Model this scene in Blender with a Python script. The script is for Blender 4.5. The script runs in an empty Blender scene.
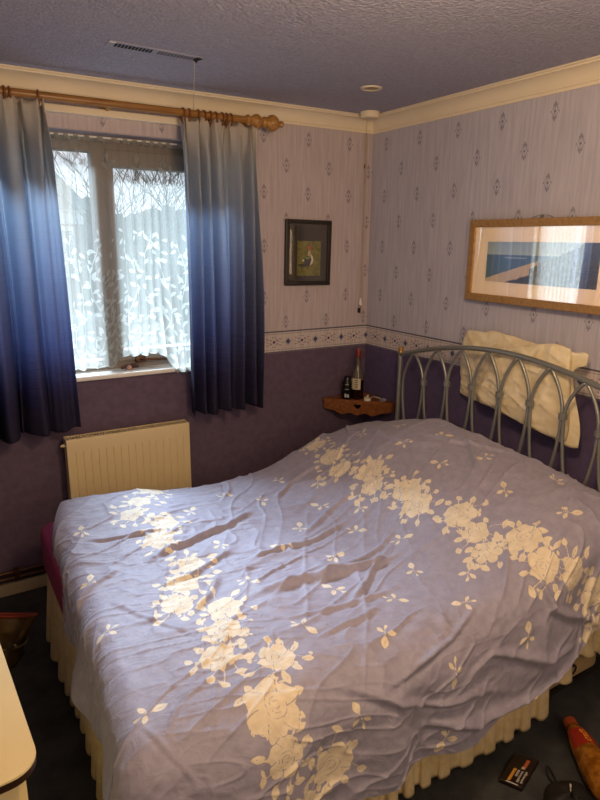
import bpy, bmesh, math, random
import numpy as np
from mathutils import Vector, Matrix
random.seed(7); RNG = np.random.default_rng(7)
SC = bpy.context.scene
COL = SC.collection
PI = math.pi
def lin(c):
    if isinstance(c, str):
        c = [int(c[i:i+2], 16)/255 for i in (0, 2, 4)]
    return tuple(x/12.92 if x <= .04045 else ((x+.055)/1.055)**2.4 for x in c)
# ---------------------------------------------------------------- node helpers
class S:
    """a scalar socket with arithmetic"""
    def __init__(s, nt, v): s.nt, s.v = nt, v
    def _m(s, op, *a):
        n = s.nt.nodes.new('ShaderNodeMath'); n.operation = op
        for i, q in enumerate((s,)+a):
            q = q.v if isinstance(q, S) else q
            if isinstance(q, (int, float)): n.inputs[i].default_value = q
            else: s.nt.links.new(q, n.inputs[i])
        return S(s.nt, n.outputs[0])
    def __add__(s, o): return s._m('ADD', o)
    __radd__ = __add__
    def __sub__(s, o): return s._m('SUBTRACT', o)
    def __rsub__(s, o): return S(s.nt, o)._m('SUBTRACT', s)
    def __mul__(s, o): return s._m('MULTIPLY', o)
    __rmul__ = __mul__
    def __truediv__(s, o): return s._m('DIVIDE', o)
    def abs(s): return s._m('ABSOLUTE')
    def sin(s): return s._m('SINE')
    def sqrt(s): return s._m('SQRT')
    def max(s, o): return s._m('MAXIMUM', o)
    def min(s, o): return s._m('MINIMUM', o)
    def lt(s, o): return s._m('LESS_THAN', o)
    def gt(s, o): return s._m('GREATER_THAN', o)
    def wrap(s, lo, hi): return s._m('WRAP', hi, lo)
    def step(s, a, b):
        n = s.nt.nodes.new('ShaderNodeMapRange'); n.interpolation_type = 'SMOOTHSTEP'
        s.nt.links.new(s.v, n.inputs[0])
        n.inputs[1].default_value = a; n.inputs[2].default_value = b
        return S(s.nt, n.outputs[0])
class Mat:
    def __init__(s, name, rough=.6, **kw):
        s.m = bpy.data.materials.new(name); s.m.use_nodes = True
        s.nt = s.m.node_tree; s.b = s.nt.nodes['Principled BSDF']; s.out = s.nt.nodes['Material Output']
        s.b.inputs['Roughness'].default_value = rough
        for k, v in kw.items(): s.b.inputs[k].default_value = v
        s._p = None
    def link(s, a, b): s.nt.links.new(a.v if isinstance(a, S) else a, b)
    def pos(s):
        if s._p is None:
            tc = s.nt.nodes.new('ShaderNodeTexCoord'); sp = s.nt.nodes.new('ShaderNodeSeparateXYZ')
            s.nt.links.new(tc.outputs['Object'], sp.inputs[0]); s.tc = tc
            s._p = [S(s.nt, sp.outputs[i]) for i in range(3)]
        return s._p
    def noise(s, scale, detail=3, stretch=(1, 1, 1), rough=.55, dist=0):
        s.pos(); mp = s.nt.nodes.new('ShaderNodeMapping'); mp.inputs['Scale'].default_value = stretch
        s.nt.links.new(s.tc.outputs['Object'], mp.inputs[0])
        n = s.nt.nodes.new('ShaderNodeTexNoise'); n.inputs['Scale'].default_value = scale
        n.inputs['Detail'].default_value = detail; n.inputs['Roughness'].default_value = rough
        n.inputs['Distortion'].default_value = dist
        s.nt.links.new(mp.outputs[0], n.inputs['Vector'])
        return S(s.nt, n.outputs[0])
    def voronoi(s, scale, stretch=(1, 1, 1), feature='F1'):
        s.pos(); mp = s.nt.nodes.new('ShaderNodeMapping'); mp.inputs['Scale'].default_value = stretch
        s.nt.links.new(s.tc.outputs['Object'], mp.inputs[0])
        n = s.nt.nodes.new('ShaderNodeTexVoronoi'); n.inputs['Scale'].default_value = scale; n.feature = feature
        s.nt.links.new(mp.outputs[0], n.inputs['Vector'])
        return S(s.nt, n.outputs[0])
    def rgb(s, c):
        n = s.nt.nodes.new('ShaderNodeRGB'); n.outputs[0].default_value = (*lin(c), 1); return n.outputs[0]
    def mix(s, f, a, b):
        n = s.nt.nodes.new('ShaderNodeMix'); n.data_type = 'RGBA'; n.clamp_factor = True
        if isinstance(f, (int, float)): n.inputs[0].default_value = f
        else: s.link(f, n.inputs[0])
        for k, q in ((6, a), (7, b)):
            if isinstance(q, (str, tuple)): n.inputs[k].default_value = (*lin(q), 1)
            else: s.link(q, n.inputs[k])
        return n.outputs[2]
    def ramp(s, f, stops):
        n = s.nt.nodes.new('ShaderNodeValToRGB'); cr = n.color_ramp
        while len(cr.elements) < len(stops): cr.elements.new(.5)
        for e, (p, c) in zip(cr.elements, stops): e.position = p; e.color = (*lin(c), 1)
        s.link(f, n.inputs[0]); return n.outputs[0]
    def attr(s, name):
        n = s.nt.nodes.new('ShaderNodeAttribute'); n.attribute_name = name; return S(s.nt, n.outputs['Fac'])
    def color(s, c):
        if isinstance(c, (str, tuple)): s.b.inputs['Base Color'].default_value = (*lin(c), 1)
        else: s.link(c, s.b.inputs['Base Color'])
        return s
    def bump(s, h, strength=.3, dist=.01):
        n = s.nt.nodes.new('ShaderNodeBump'); n.inputs['Strength'].default_value = strength
        n.inputs['Distance'].default_value = dist; s.link(h, n.inputs['Height'])
        s.nt.links.new(n.outputs[0], s.b.inputs['Normal']); s.bn = n.outputs[0]
        return s
def simple(name, c, rough=.5, vary=.08, scale=12, bump=0, stretch=(1, 1, 1), **kw):
    m = Mat(name, rough, **kw)
    n = m.noise(scale, 4, stretch)
    l = lin(c); c1 = c
    mm = m.nt.nodes.new('ShaderNodeHueSaturation'); mm.inputs['Color'].default_value = (*l, 1)
    m.link(n*(2*vary*2)+(1-2*vary), mm.inputs['Value'])
    m.color(mm.outputs[0])
    if bump: m.bump(n, bump, .004)
    return m.m
# ---------------------------------------------------------------- mesh helpers
def obj(name, bm, mat=None, parent=None, smooth=False, angle=None):
    if isinstance(bm, bpy.types.Mesh): me = bm
    else:
        bmesh.ops.recalc_face_normals(bm, faces=bm.faces[:])
        me = bpy.data.meshes.new(name); bm.to_mesh(me); bm.free()
    if mat: me.materials.append(mat)
    if smooth or angle:
        me.polygons.foreach_set('use_smooth', [True]*len(me.polygons))
        if angle: me.set_sharp_from_angle(angle=math.radians(angle))
    o = bpy.data.objects.new(name, me); COL.objects.link(o)
    if parent: o.parent = parent
    return o
def tag(o, label=None, cat=None, group=None, kind=None):
    if label: o['label'] = label
    if cat: o['category'] = cat
    if group: o['group'] = group
    if kind: o['kind'] = kind
    return o
def empty(name, loc, label, cat, group=None, rot=(0, 0, 0)):
    o = bpy.data.objects.new(name, None); COL.objects.link(o); o.location = loc; o.rotation_euler = rot
    o.empty_display_size = .05
    return tag(o, label, cat, group)
def NB(): return bmesh.new()
def box(bm, lo, hi, bev=0, seg=2, M=None):
    lo = Vector(lo); hi = Vector(hi); c = (lo+hi)/2; d = hi-lo
    r = bmesh.ops.create_cube(bm, size=1); vs = r['verts']
    bmesh.ops.scale(bm, vec=d, verts=vs); bmesh.ops.translate(bm, vec=c, verts=vs)
    if bev:
        es = list({e for v in vs for e in v.link_edges})
        r = bmesh.ops.bevel(bm, geom=es, offset=bev, segments=seg, profile=.5, affect='EDGES')
        vs = list({v for f in r['faces'] for v in f.verts} | {v for v in vs if v.is_valid})
    if M is not None: bmesh.ops.transform(bm, matrix=M, verts=vs)
    return vs
def tube(bm, pts, rad, n=10, cap=True, closed=False):
    pts = [Vector(p) for p in pts]; m = len(pts)
    if not hasattr(rad, '__len__'): rad = [rad]*m
    rings = []; up = None
    for i, p in enumerate(pts):
        a = pts[(i-1) % m] if (i or closed) else p; b = pts[(i+1) % m] if (i < m-1 or closed) else p
        t = (b-a).normalized()
        if up is None:
            up = t.cross(Vector((0, 0, 1)))
            if up.length < .1: up = t.cross(Vector((1, 0, 0)))
            up.normalize()
        up = (up-t*up.dot(t)).normalized(); w = t.cross(up)
        rings.append([bm.verts.new(p+(up*math.cos(2*PI*k/n)+w*math.sin(2*PI*k/n))*rad[i]) for k in range(n)])
    for i in range(m if closed else m-1):
        A, B = rings[i], rings[(i+1) % m]
        for k in range(n): bm.faces.new((A[k], A[(k+1) % n], B[(k+1) % n], B[k]))
    if cap and not closed:
        bm.faces.new(rings[0][::-1]); bm.faces.new(rings[-1])
def lathe(bm, prof, n=24, M=None, cap=True):
    rings = []
    for r, z in prof:
        rings.append([bm.verts.new((max(r, 1e-5)*math.cos(2*PI*k/n), max(r, 1e-5)*math.sin(2*PI*k/n), z)) for k in range(n)])
    for A, B in zip(rings, rings[1:]):
        for k in range(n): bm.faces.new((A[k], A[(k+1) % n], B[(k+1) % n], B[k]))
    if cap: bm.faces.new(rings[0][::-1]); bm.faces.new(rings[-1])
    if M is not None: bmesh.ops.transform(bm, matrix=M, verts=[v for R in rings for v in R])
def prism(bm, poly, h, M=None):
    """poly: 2-D outline, extruded to +z by h"""
    a = [bm.verts.new((x, y, 0)) for x, y in poly]; b = [bm.verts.new((x, y, h)) for x, y in poly]
    n = len(poly)
    bm.faces.new(a[::-1]); bm.faces.new(b)
    for i in range(n): bm.faces.new((a[i], a[(i+1) % n], b[(i+1) % n], b[i]))
    if M is not None: bmesh.ops.transform(bm, matrix=M, verts=a+b)
def grid_mesh(name, P, closed_u=False):
    """P: (nu,nv,3) array -> mesh"""
    nu, nv = P.shape[:2]
    me = bpy.data.meshes.new(name)
    I = np.arange(nu*nv).reshape(nu, nv)
    if closed_u: I = np.concatenate([I, I[:1]], 0)
    q = np.stack([I[:-1, :-1], I[1:, :-1], I[1:, 1:], I[:-1, 1:]], -1).reshape(-1, 4)
    me.vertices.add(nu*nv); me.vertices.foreach_set('co', P.reshape(-1).astype(np.float32))
    me.loops.add(q.size); me.loops.foreach_set('vertex_index', q.reshape(-1).astype(np.int32))
    me.polygons.add(len(q)); me.polygons.foreach_set('loop_start', np.arange(0, q.size, 4, dtype=np.int32))
    me.polygons.foreach_set('use_smooth', np.ones(len(q), dtype=bool))
    me.update(calc_edges=True)
    return me
def set_attr(me, name, arr):
    a = me.attributes.new(name, 'FLOAT', 'POINT'); a.data.foreach_set('value', arr.reshape(-1).astype(np.float32))
def vnoise(x, y, seed=0):
    r = np.random.default_rng(seed).random((256, 256))
    xi = np.floor(x).astype(int); yi = np.floor(y).astype(int); fx = x-xi; fy = y-yi
    fx = fx*fx*fx*(fx*(fx*6-15)+10); fy = fy*fy*fy*(fy*(fy*6-15)+10)
    g = lambda a, b: r[a % 256, b % 256]
    return ((g(xi, yi)*(1-fx)+g(xi+1, yi)*fx)*(1-fy)+(g(xi, yi+1)*(1-fx)+g(xi+1, yi+1)*fx)*fy)*2-1
def ss(a, b, x):
    t = np.clip((x-a)/(b-a), 0, 1); return t*t*(3-2*t)
def RotTo(loc, rot=(0, 0, 0), sc=(1, 1, 1)):
    from mathutils import Euler
    return Matrix.LocRotScale(Vector(loc), Euler(rot), Vector(sc))
# ================================================================ CAMERA
cam = bpy.data.cameras.new('camera'); co = bpy.data.objects.new('camera', cam); COL.objects.link(co)
CP = Vector((-2.23848382, -2.92770699, 1.64930486))
yaw, pitch, roll, F = map(float, (math.radians(58.70289672), math.radians(-14.64097641), math.radians(.61253168), 612.28))
fw = Vector((math.cos(yaw)*math.cos(pitch), math.sin(yaw)*math.cos(pitch), math.sin(pitch)))
rt = fw.cross(Vector((0, 0, 1))).normalized(); up = rt.cross(fw)
r2 = rt*math.cos(roll)+up*math.sin(roll); u2 = -rt*math.sin(roll)+up*math.cos(roll)
M = Matrix((r2, u2, -fw)).transposed().to_4x4(); M.translation = CP
co.matrix_world = M
cam.sensor_fit = 'VERTICAL'; cam.sensor_height = 36; cam.lens = F/800*36
cam.clip_start = .02; cam.clip_end = 200
SC.camera = co
# ================================================================ MATERIALS
def wallpaper(name, ax, u0, ca='b3a8ae', cb='c6bbc0', cl='5a4a5e', cm='66546a'):
    """patterned paper above, border strip, plain mauve paper below"""
    m = Mat(name, .75); P = m.pos(); u, z = P[ax], P[2]
    st = m.noise(75, 3, (1, 1, .06))
    base = m.mix(st.step(.25, .75), ca, cb)
    # sprig motifs, half-drop repeat
    def sprig(du, dz):
        r = ((du/.0125)*(du/.0125)+(dz/.021)*(dz/.021)).sqrt()
        core = ((du/.0055)*(du/.0055)+(dz/.0055)*(dz/.0055)).lt(1)
        oval = (r-1.0).abs().lt(.16)*((du.abs()-.003).gt(0))*((dz.abs()-.004).gt(0))*.55
        v = m.noise(240, 2)
        top = (((du.abs()-.006)/.0045)*((du.abs()-.006)/.0045)+((dz.abs()-.023)/.006)*((dz.abs()-.023)/.006)).lt(1)
        tip = ((du/.0035)*(du/.0035)+((dz.abs()-.031)/.0065)*((dz.abs()-.031)/.0065)).lt(1)
        side = (((du.abs()-.018)/.0035)*((du.abs()-.018)/.0035)+(dz/.004)*(dz/.004)).lt(1)
        stem = du.abs().lt(.0011)*dz.abs().lt(.03)
        return core.max(oval).max((top*.75).max(tip*.9)).max(side.max(stem)*.8)
    s1 = sprig((u-u0).wrap(-.1325, .1325), (z-1.617).wrap(-.135, .135))
    s2 = sprig((u-u0-.1325).wrap(-.1325, .1325), (z-1.482).wrap(-.135, .135))
    sp = s1.max(s2)
    up_ = m.mix(sp*.64, base, '3c3c5c')
    # border strip 1.044 .. 1.164
    bb = m.mix(st.step(.3, .7), 'b9aeb0', 'd2c8c4')
    d = (u-.0).wrap(-.09, .09); dd = (u-.09).wrap(-.09, .09); h = z-1.103
    dia = (d.abs()+h.abs()*.9).lt(.0155)
    dia2 = ((d.abs()+h.abs()*.9)-.021).abs().lt(.0014)
    flo = ((dd/.0075)*(dd/.0075)+(h/.0075)*(h/.0075)).lt(1)
    leaf = (((dd.abs()-.02)/.008)*((dd.abs()-.02)/.008)+((h.abs()-.011)/.0045)*((h.abs()-.011)/.0045)).lt(1)
    leaf2 = (((dd.abs()-.04)/.008)*((dd.abs()-.04)/.008)+((h.abs()-.017)/.004)*((h.abs()-.017)/.004)).lt(1)
    leaf3 = (((dd.abs()-.008)/.005)*((dd.abs()-.008)/.005)+((h.abs()-.026)/.004)*((h.abs()-.026)/.004)).lt(1)
    vine = ((h-(dd*70).sin()*.005).abs()).lt(.0013)*(d.abs()).gt(.02)
    bb = m.mix(vine*.6, bb, '5a5870'); bb = m.mix(leaf.max(leaf3)*.6, bb, '4d5670'); bb = m.mix(leaf2*.65, bb, '8a5a62')
    bb = m.mix(flo, bb, '4a2a4a'); bb = m.mix(dia, bb, '3e4a6c'); bb = m.mix(dia2*.6, bb, '5a6480')
    ln = ((z-1.160).abs().lt(.004)).max((z-1.0475).abs().lt(.003))
    ln2 = ((z-1.1475).abs().lt(.0016)).max((z-1.0605).abs().lt(.0014))
    bb = m.mix(ln*.85, bb, '2e3350'); bb = m.mix(ln2*.55, bb, '4a4f68')
    mt = m.noise(25, 4); low = m.mix(mt.step(.3, .7), cl, cm)
    c = m.mix(z.gt(1.164), bb, up_); c = m.mix(z.lt(1.044), c, low)
    m.color(c); m.bump(st*.5+m.noise(300, 2)*.5, .12, .002)
    return m.m
M_wallB = wallpaper('wallpaper back', 0, -.158)
M_wallR = wallpaper('wallpaper right daylit', 1, -.12, 'afacbc', 'c3c0cd', '54486a', '605276')  # same paper in a bluer copy, window light put into its colour
mm = Mat('artex ceiling', .85); v = mm.voronoi(75); n1 = mm.noise(60, 4, dist=1.2)
mm.color(mm.mix(n1.step(.35, .7), '9e9eb4', 'aeaec4')); mm.bump(v*.7+n1*1.2, .7, .010); M_ceil = mm.m
M_plaster = simple('painted cornice', 'e6d9c0', .6, .03, 6)
M_skirt = simple('cream gloss skirting', 'cdbd9a', .35, .05, 8)
mm = Mat('carpet', .95); n1 = mm.noise(9, 5); n2 = mm.noise(420, 2)
mm.color(mm.mix((n1*.5+n2*.5).step(.35, .65), '23262a', '4c4c4a')); mm.bump(n2, .8, .006); M_carpet = mm.m
M_plain = simple('plain wall', 'a89ca0', .8, .04, 4)
def wood(name, a, b, ax=0, rough=.35, sc=14):
    st = [5, 5, 5]; st[ax] = .35
    m = Mat(name, rough); n = m.noise(sc, 5, st, dist=.6); m.color(m.mix(n.step(.3, .7), a, b)); m.bump(n, .1, .002); return m.m
M_pole = wood('honey pine pole', '7e5424', 'a4763a', 0)
M_finial = wood('turned pine', '94672c', 'b88a48', 0)
M_pine = wood('antique pine', '6a3c18', '8e5626', 0, .4)
M_oakframe = wood('oak frame', '8f6c3e', 'ab8650', 1, .4)
M_darkwood = simple('dark stained frame', '231a16', .4, .15, 30)
M_winframe = simple('brown window frame', '857b74', .5, .06, 10)
M_white = simple('white paint', 'e8e4da', .45, .03)
M_rad = simple('radiator enamel', 'deca9c', .4, .03, 5)
M_dark = simple('dark void', '14100e', .8, .1)
M_chrome = simple('metal', 'b0a898', .3, .05, Metallic=1.0)
M_copper = simple('dull copper pipe', '5a3c28', .4, .1, Metallic=.6)
M_iron = simple('pewter painted steel', '94958f', .32, .06, 20, Metallic=.6)
M_brass = simple('old gold finial', 'b08a4a', .35, .05, Metallic=.6)
# curtains
mm = Mat('dip dyed curtain with backlight', .8); P = mm.pos()
sl = mm.noise(40, 3, (.25, .25, 6)); n2 = mm.noise(500, 2, (.3, .3, 1))
zz = (P[2]-.78)/1.4+(sl-.5)*.11
c = mm.ramp(zz, [(0, '2e2a46'), (.13, '363252'), (.28, '505276'), (.48, '727c9e'), (.66, '98a6c0'), (.84, 'b0bccf'), (1, 'dcd2c4')])  # dye gradient; bluish upper and dark foot also paint in the window backlight
mm.color(c); mm.bump(sl+n2*.3, .15, .002)
tr = mm.nt.nodes.new('ShaderNodeBsdfTranslucent'); mx = mm.nt.nodes.new('ShaderNodeMixShader'); mx.inputs[0].default_value = .46
hs = mm.nt.nodes.new('ShaderNodeHueSaturation'); hs.inputs['Saturation'].default_value = 1.1; hs.inputs['Value'].default_value = 1.0
c2 = mm.ramp(zz, [(0, '20203c'), (.15, '3a4266'), (.30, '8490b0'), (.50, 'a6b2c6'), (.68, 'b8c4d0'), (.85, 'c4c8cc'), (1, 'cac4bc')]); mm.link(c2, hs.inputs['Color']); mm.link(hs.outputs[0], tr.inputs[0])
mm.link(mm.b.outputs[0], mx.inputs[1]); mm.link(tr.outputs[0], mx.inputs[2]); mm.link(mx.outputs[0], mm.out.inputs[0])
M_curt = mm.m
# net curtain
mm = Mat('lace net', .8); mm.color('bdbcb2'); A = mm.attr('lace')
tr = mm.nt.nodes.new('ShaderNodeBsdfTranslucent'); tr.inputs[0].default_value = (.46, .46, .41, 1)
m1 = mm.nt.nodes.new('ShaderNodeMixShader'); m1.inputs[0].default_value = .6
mm.link(mm.b.outputs[0], m1.inputs[1]); mm.link(tr.outputs[0], m1.inputs[2])
tp = mm.nt.nodes.new('ShaderNodeBsdfTransparent'); m2 = mm.nt.nodes.new('ShaderNodeMixShader')
mm.link((A.step(-.0012, .0012)*.34+mm.attr('dens')).min(.95), m2.inputs[0]); mm.link(tp.outputs[0], m2.inputs[1]); mm.link(m1.outputs[0], m2.inputs[2])
mm.link(m2.outputs[0], mm.out.inputs[0]); M_net = mm.m
# glass
def glass(name, k, tint=(1, 1, 1)):
    m = Mat(name); g = m.nt.nodes.new('ShaderNodeBsdfGlossy'); g.inputs['Roughness'].default_value = .02
    t = m.nt.nodes.new('ShaderNodeBsdfTransparent'); t.inputs[0].default_value = (*tint, 1)
    x = m.nt.nodes.new('ShaderNodeAddShader'); g.inputs[0].default_value = (k, k, k, 1)
    m.link(t.outputs[0], x.inputs[0]); m.link(g.outputs[0], x.inputs[1]); m.link(x.outputs[0], m.out.inputs[0]); return m.m
M_glass = glass('window glass', .05)
M_picglass = glass('picture glass', .22, (.97, .97, .97))
M_picglass2 = glass('small picture glass', .05, (.97, .97, .97))
# duvet cover
mm = Mat('floral duvet cotton', .62); A = mm.attr('floral')
cn = mm.noise(35, 4, (1, 1, 1)); wv = mm.noise(900, 2)
base = mm.mix(cn.step(.3, .7), '8d899c', '9894a6'); fl = mm.mix(cn.step(.3, .7), 'd2c4aa', 'e0d3ba')
mm.color(mm.mix(A.step(-.0007, .0007), base, fl))
wr = mm.noise(17, 4, (1, 1.6, 1), dist=1.5)
mm.bump(wr+wv*.02+A.step(-.001, .001)*.02, .4, .010); mm.b.inputs['Sheen Weight'].default_value = .15
M_duvet = mm.m
mm = Mat('cream cotton', .8); n1 = mm.noise(20, 4, dist=1.0); mm.color(mm.mix(n1.step(.3, .7), 'd3bd8c', 'e2d0a6')); mm.bump(n1, .25, .012); M_cream = mm.m
mm = Mat('magenta sheet', .8); n1 = mm.noise(20, 4); mm.color(mm.mix(n1.step(.3, .7), '8a2a55', '9c3564')); mm.bump(n1, .2, .01); M_mag = mm.m
mm = Mat('pale pillow cotton', .8); n1 = mm.noise(14, 3, dist=1.0); mm.color(mm.mix(n1.step(.3, .7), 'dccba2', 'ece0c2')); mm.bump(n1, .2, .01); M_pil = mm.m
M_divan = simple('beige divan ticking', 'b8a074', .7, .08, 30, .1)
M_piping = simple('dark piping', '1c1712', .6)
# ================================================================ ROOM
H = 2.3; XL = -2.75; YB = -3.5
def struct(name, bm, m, **k):
    o = obj(name, bm, m, **k); o['kind'] = 'structure'; return o
b = NB(); box(b, (XL-.1, YB-.1, -.1), (.1, .3, 0)); struct('floor', b, M_carpet)
b = NB(); box(b, (XL-.1, YB-.1, H), (.1, .3, H+.1)); struct('ceiling', b, M_ceil)
WX0, WX1, WZ0, WZ1 = -2.10, -.85, 1.02, 2.10; WD = .26
b = NB()
box(b, (XL-.1, 0, 0), (WX0, WD, H)); box(b, (WX1, 0, 0), (.1, WD, H)); box(b, (WX0, 0, 0), (WX1, WD, WZ0-.02)); box(b, (WX0, 0, WZ1), (WX1, WD, H))
struct('wall_back', b, M_wallB)
b = NB(); box(b, (0, YB-.1, 0), (.1, 0, H)); struct('wall_right', b, M_wallR)
b = NB(); box(b, (XL-.1, YB-.1, 0), (XL, 0, H)); struct('wall_left', b, M_wallR)
b = NB(); box(b, (XL, YB-.1, 0), (0, YB, H)); struct('wall_front', b, M_wallB)
# cornice: cove profile
cp = [(0, 2.222), (.006, 2.222), (.006, 2.234)]
for k in range(9):
    a = k/8*PI/2; cp.append((.010+.052*(1-math.cos(a)), 2.236+.050*math.sin(a)))
cp += [(.064, 2.2925), (.074, 2.2925), (.074, 2.2995), (0, 2.2995)]
def cornice(name, p0, p1, inward, cut):
    b = NB(); p0 = Vector(p0); p1 = Vector(p1); t = (p1-p0).normalized(); inward = Vector(inward); R = []
    for p, s in ((p0, 1), (p1, -1)):
        R.append([b.verts.new((p+inward*o+t*s*(o if cut else 0))+Vector((0, 0, z))) for o, z in cp])
    for i in range(len(cp)):
        j = (i+1) % len(cp); b.faces.new((R[0][i], R[0][j], R[1][j], R[1][i]))
    b.faces.new(R[0]); b.faces.new(R[1][::-1])
    struct(name, b, M_plaster, angle=35)
cornice('trim_1', (XL, 0, 0), (0, 0, 0), (0, -1, 0), True)
cornice('trim_2', (0, 0, 0), (0, YB, 0), (-1, 0, 0), True)
cornice('trim_3', (0, YB, 0), (XL, YB, 0), (0, 1, 0), True)
cornice('trim_4', (XL, YB, 0), (XL, 0, 0), (1, 0, 0), True)
for n, lo, hi in (('baseboard_back', (XL, -.016, 0), (0, 0, .062)), ('baseboard_right', (-.016, YB, 0), (0, -.016, .062)), ('baseboard_left', (XL, YB, 0), (XL+.016, -.016, .062))):
    b = NB(); box(b, lo, hi, .004); struct(n, b, M_skirt)
# window
wf = bpy.data.objects.new('window_1', None); COL.objects.link(wf); wf['kind'] = 'structure'; wf.location = (-1.475, .12, 1.02)
def wbox(name, specs, mat, bev=.004):
    b = NB()
    for lo, hi in specs: box(b, lo, hi, bev)
    o = obj(name, b, mat, wf); o.location = (1.475, -.12, -1.02); return o
y0, y1 = .09, .16
fx0, fx1, fz0, fz1 = WX0, WX1, WZ0, WZ1
wbox('window_frame', [((fx0, y0, fz0), (fx0+.055, y1, fz1)), ((fx1-.055, y0, fz0), (fx1, y1, fz1)), ((fx0+.05, y0+.002, fz1-.075), (fx1-.05, y1-.002, fz1)),
     ((fx0+.05, y0+.002, fz0), (fx1-.05, y1-.002, fz0+.05)), ((-1.525, y0-.004, fz0+.03), (-1.455, y1-.004, fz1-.03))], M_winframe)
# opening casement sash in the right pane, with thicker stiles
wbox('casement_sash', [((-1.462, y0-.02, fz0+.04), (-1.432, y1-.02, fz1-.06)), ((fx1-.095, y0-.02, fz0+.04), (fx1-.045, y1-.02, fz1-.06)),
     ((-1.44, y0-.018, fz1-.135), (fx1-.09, y1-.022, fz1-.062)), ((-1.44, y0-.018, fz0+.042), (fx1-.09, y1-.022, fz0+.095))], M_winframe)
wbox('window_glass', [((fx0+.045, .122, fz0+.045), (-1.515, .126, fz1-.07)), ((-1.435, .122, fz0+.09), (fx1-.09, .126, fz1-.13))], M_glass, 0)
b = NB(); box(b, (WX0-.03, -.028, 1.0), (WX1+.03, .10, 1.022), .006); o = obj('window_sill', b, M_white, wf); o.location = (1.475, -.12, -1.02)
b = NB(); tube(b, [(-1.36, .06, 1.065), (-1.33, .045, 1.065), (-1.26, .043, 1.06), (-1.22, .045, 1.058)], .006, 8); box(b, (-1.38, .055, 1.05), (-1.33, .085, 1.08), .004)
o = obj('window_handle', b, M_copper, wf, smooth=True); o.location = (1.475, -.12, -1.02)
# lining of the reveal (white painted top, sides)
b = NB(); box(b, (WX0, .0, WZ1-.004), (WX1, .09, WZ1)); struct('trim_5', b, M_plain)
# pipes along skirting
b = NB(); tube(b, [(XL+.02, -.030, .125), (-.5, -.030, .125)], .009); tube(b, [(XL+.02, -.030, .095), (-.5, -.030, .095)], .009)
for x in (-2.03, -1.5, -.9): box(b, (x-.012, -.042, .083), (x+.012, -.001, .137), .003)
tag(obj('heating_pipes', b, M_copper, smooth=False, angle=40), 'pair of thin dark heating pipes running just above the back skirting board', 'pipes')
# ================================================================ small decorations (objects on lace)
t = empty('driftwood_ornament', (-1.415, .045, 1.022), 'small brown twiggy ornament on the white window sill under the net hem', 'ornament')
b = NB(); tube(b, [(-.045, 0, .010), (-.02, -.01, .018), (.01, .0, .014), (.045, .01, .008)], [.006, .010, .009, .004], 8)
tube(b, [(-.01, 0, .016), (.02, -.012, .028), (.04, -.014, .022)], [.006, .006, .003], 8)
obj('stem', b, simple('brown wood bits', '5a3a2c', .6, .2), t, smooth=True)
b = NB(); lathe(b, [(.001, 0), (.012, .002), (.015, .012), (.010, .022), (.001, .025)], 14, RotTo((-.01, -.014, 0))); obj('bead', b, simple('pink bead', 'b08a7c', .5), t, smooth=True)
# ================================================================ CURTAIN POLE
PY, PZ = -.115, 2.194
t = empty('curtain_pole', (-1.47, PY, PZ), 'long honey coloured wooden curtain pole with turned finial above the window', 'curtain pole')
b = NB(); tube(b, [(-.98, 0, 0), (.64, 0, 0)], .0165, 16); obj('pole', b, M_pole, t, smooth=True, angle=40)
prof = [(.0165, 0), (.024, .004), (.026, .012), (.020, .020), (.017, .026), (.022, .034), (.030, .044), (.033, .056), (.030, .068), (.021, .078), (.017, .084), (.024, .092), (.026, .099), (.020, .106), (.024, .114),
        (.034, .126), (.038, .140), (.036, .154), (.026, .168), (.014, .176), (.010, .181), (.014, .186), (.016, .194), (.011, .203), (.002, .208)]
for s, x in ((1, .625), (-1, -.965)):
    b = NB(); lathe(b, prof, 20, RotTo((x, 0, 0), (0, s*PI/2, 0))); obj('finial', b, M_finial, t, smooth=True)
for x in (.66, -.96, -.0):
    b = NB(); tube(b, [(x, 0, 0), (x, .05, -.004), (x, .11, -.006)], .010, 10); lathe(b, [(.024, 0), (.024, .010), (.014, .016)], 16, RotTo((x, .114, -.006), (PI/2, 0, 0)))
    obj('wall_bracket', b, M_finial, t, smooth=True, angle=40)
RINGS = [-2.045, -1.96, -1.915, -1.885, -1.865, -1.760] + [-1.158, -1.128, -1.085, -1.058, -1.025, -1.0, -.968, -.945, -.925]
ring_mesh = None
for i, x in enumerate(RINGS):
    b = NB(); n = 28
    tube(b, [(0, .0255*math.cos(2*PI*k/n), .0255*math.sin(2*PI*k/n)) for k in range(n)], .0046, 8, closed=True)
    tube(b, [(0, .004*math.cos(2*PI*k/8), -.033+.004*math.sin(2*PI*k/8)) for k in range(8)], .0013, 5, closed=True)
    if i == 0: me0 = obj('curtain_ring', b, M_pine, smooth=True); ro = me0
    else: b.free(); ro = me0.copy(); COL.objects.link(ro)
    ro.location = (x, PY, PZ-.008); ro.rotation_euler = (0, 0, .12*math.sin(i*2.3))
    side = 'left' if x < -1.5 else 'right'
    tag(ro, 'dark wooden curtain ring on the pole carrying the %s dip-dyed blue curtain' % side, 'curtain ring', 'wooden rings above the %s curtain' % side)
# white track/batten behind the pole
b = NB(); box(b, (-2.2, -.032, 2.156), (-.86, -.001, 2.186), .003); tag(obj('curtain_track', b, M_plaster), 'narrow white batten fixed to the wall behind the wooden curtain pole', 'batten')
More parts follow.
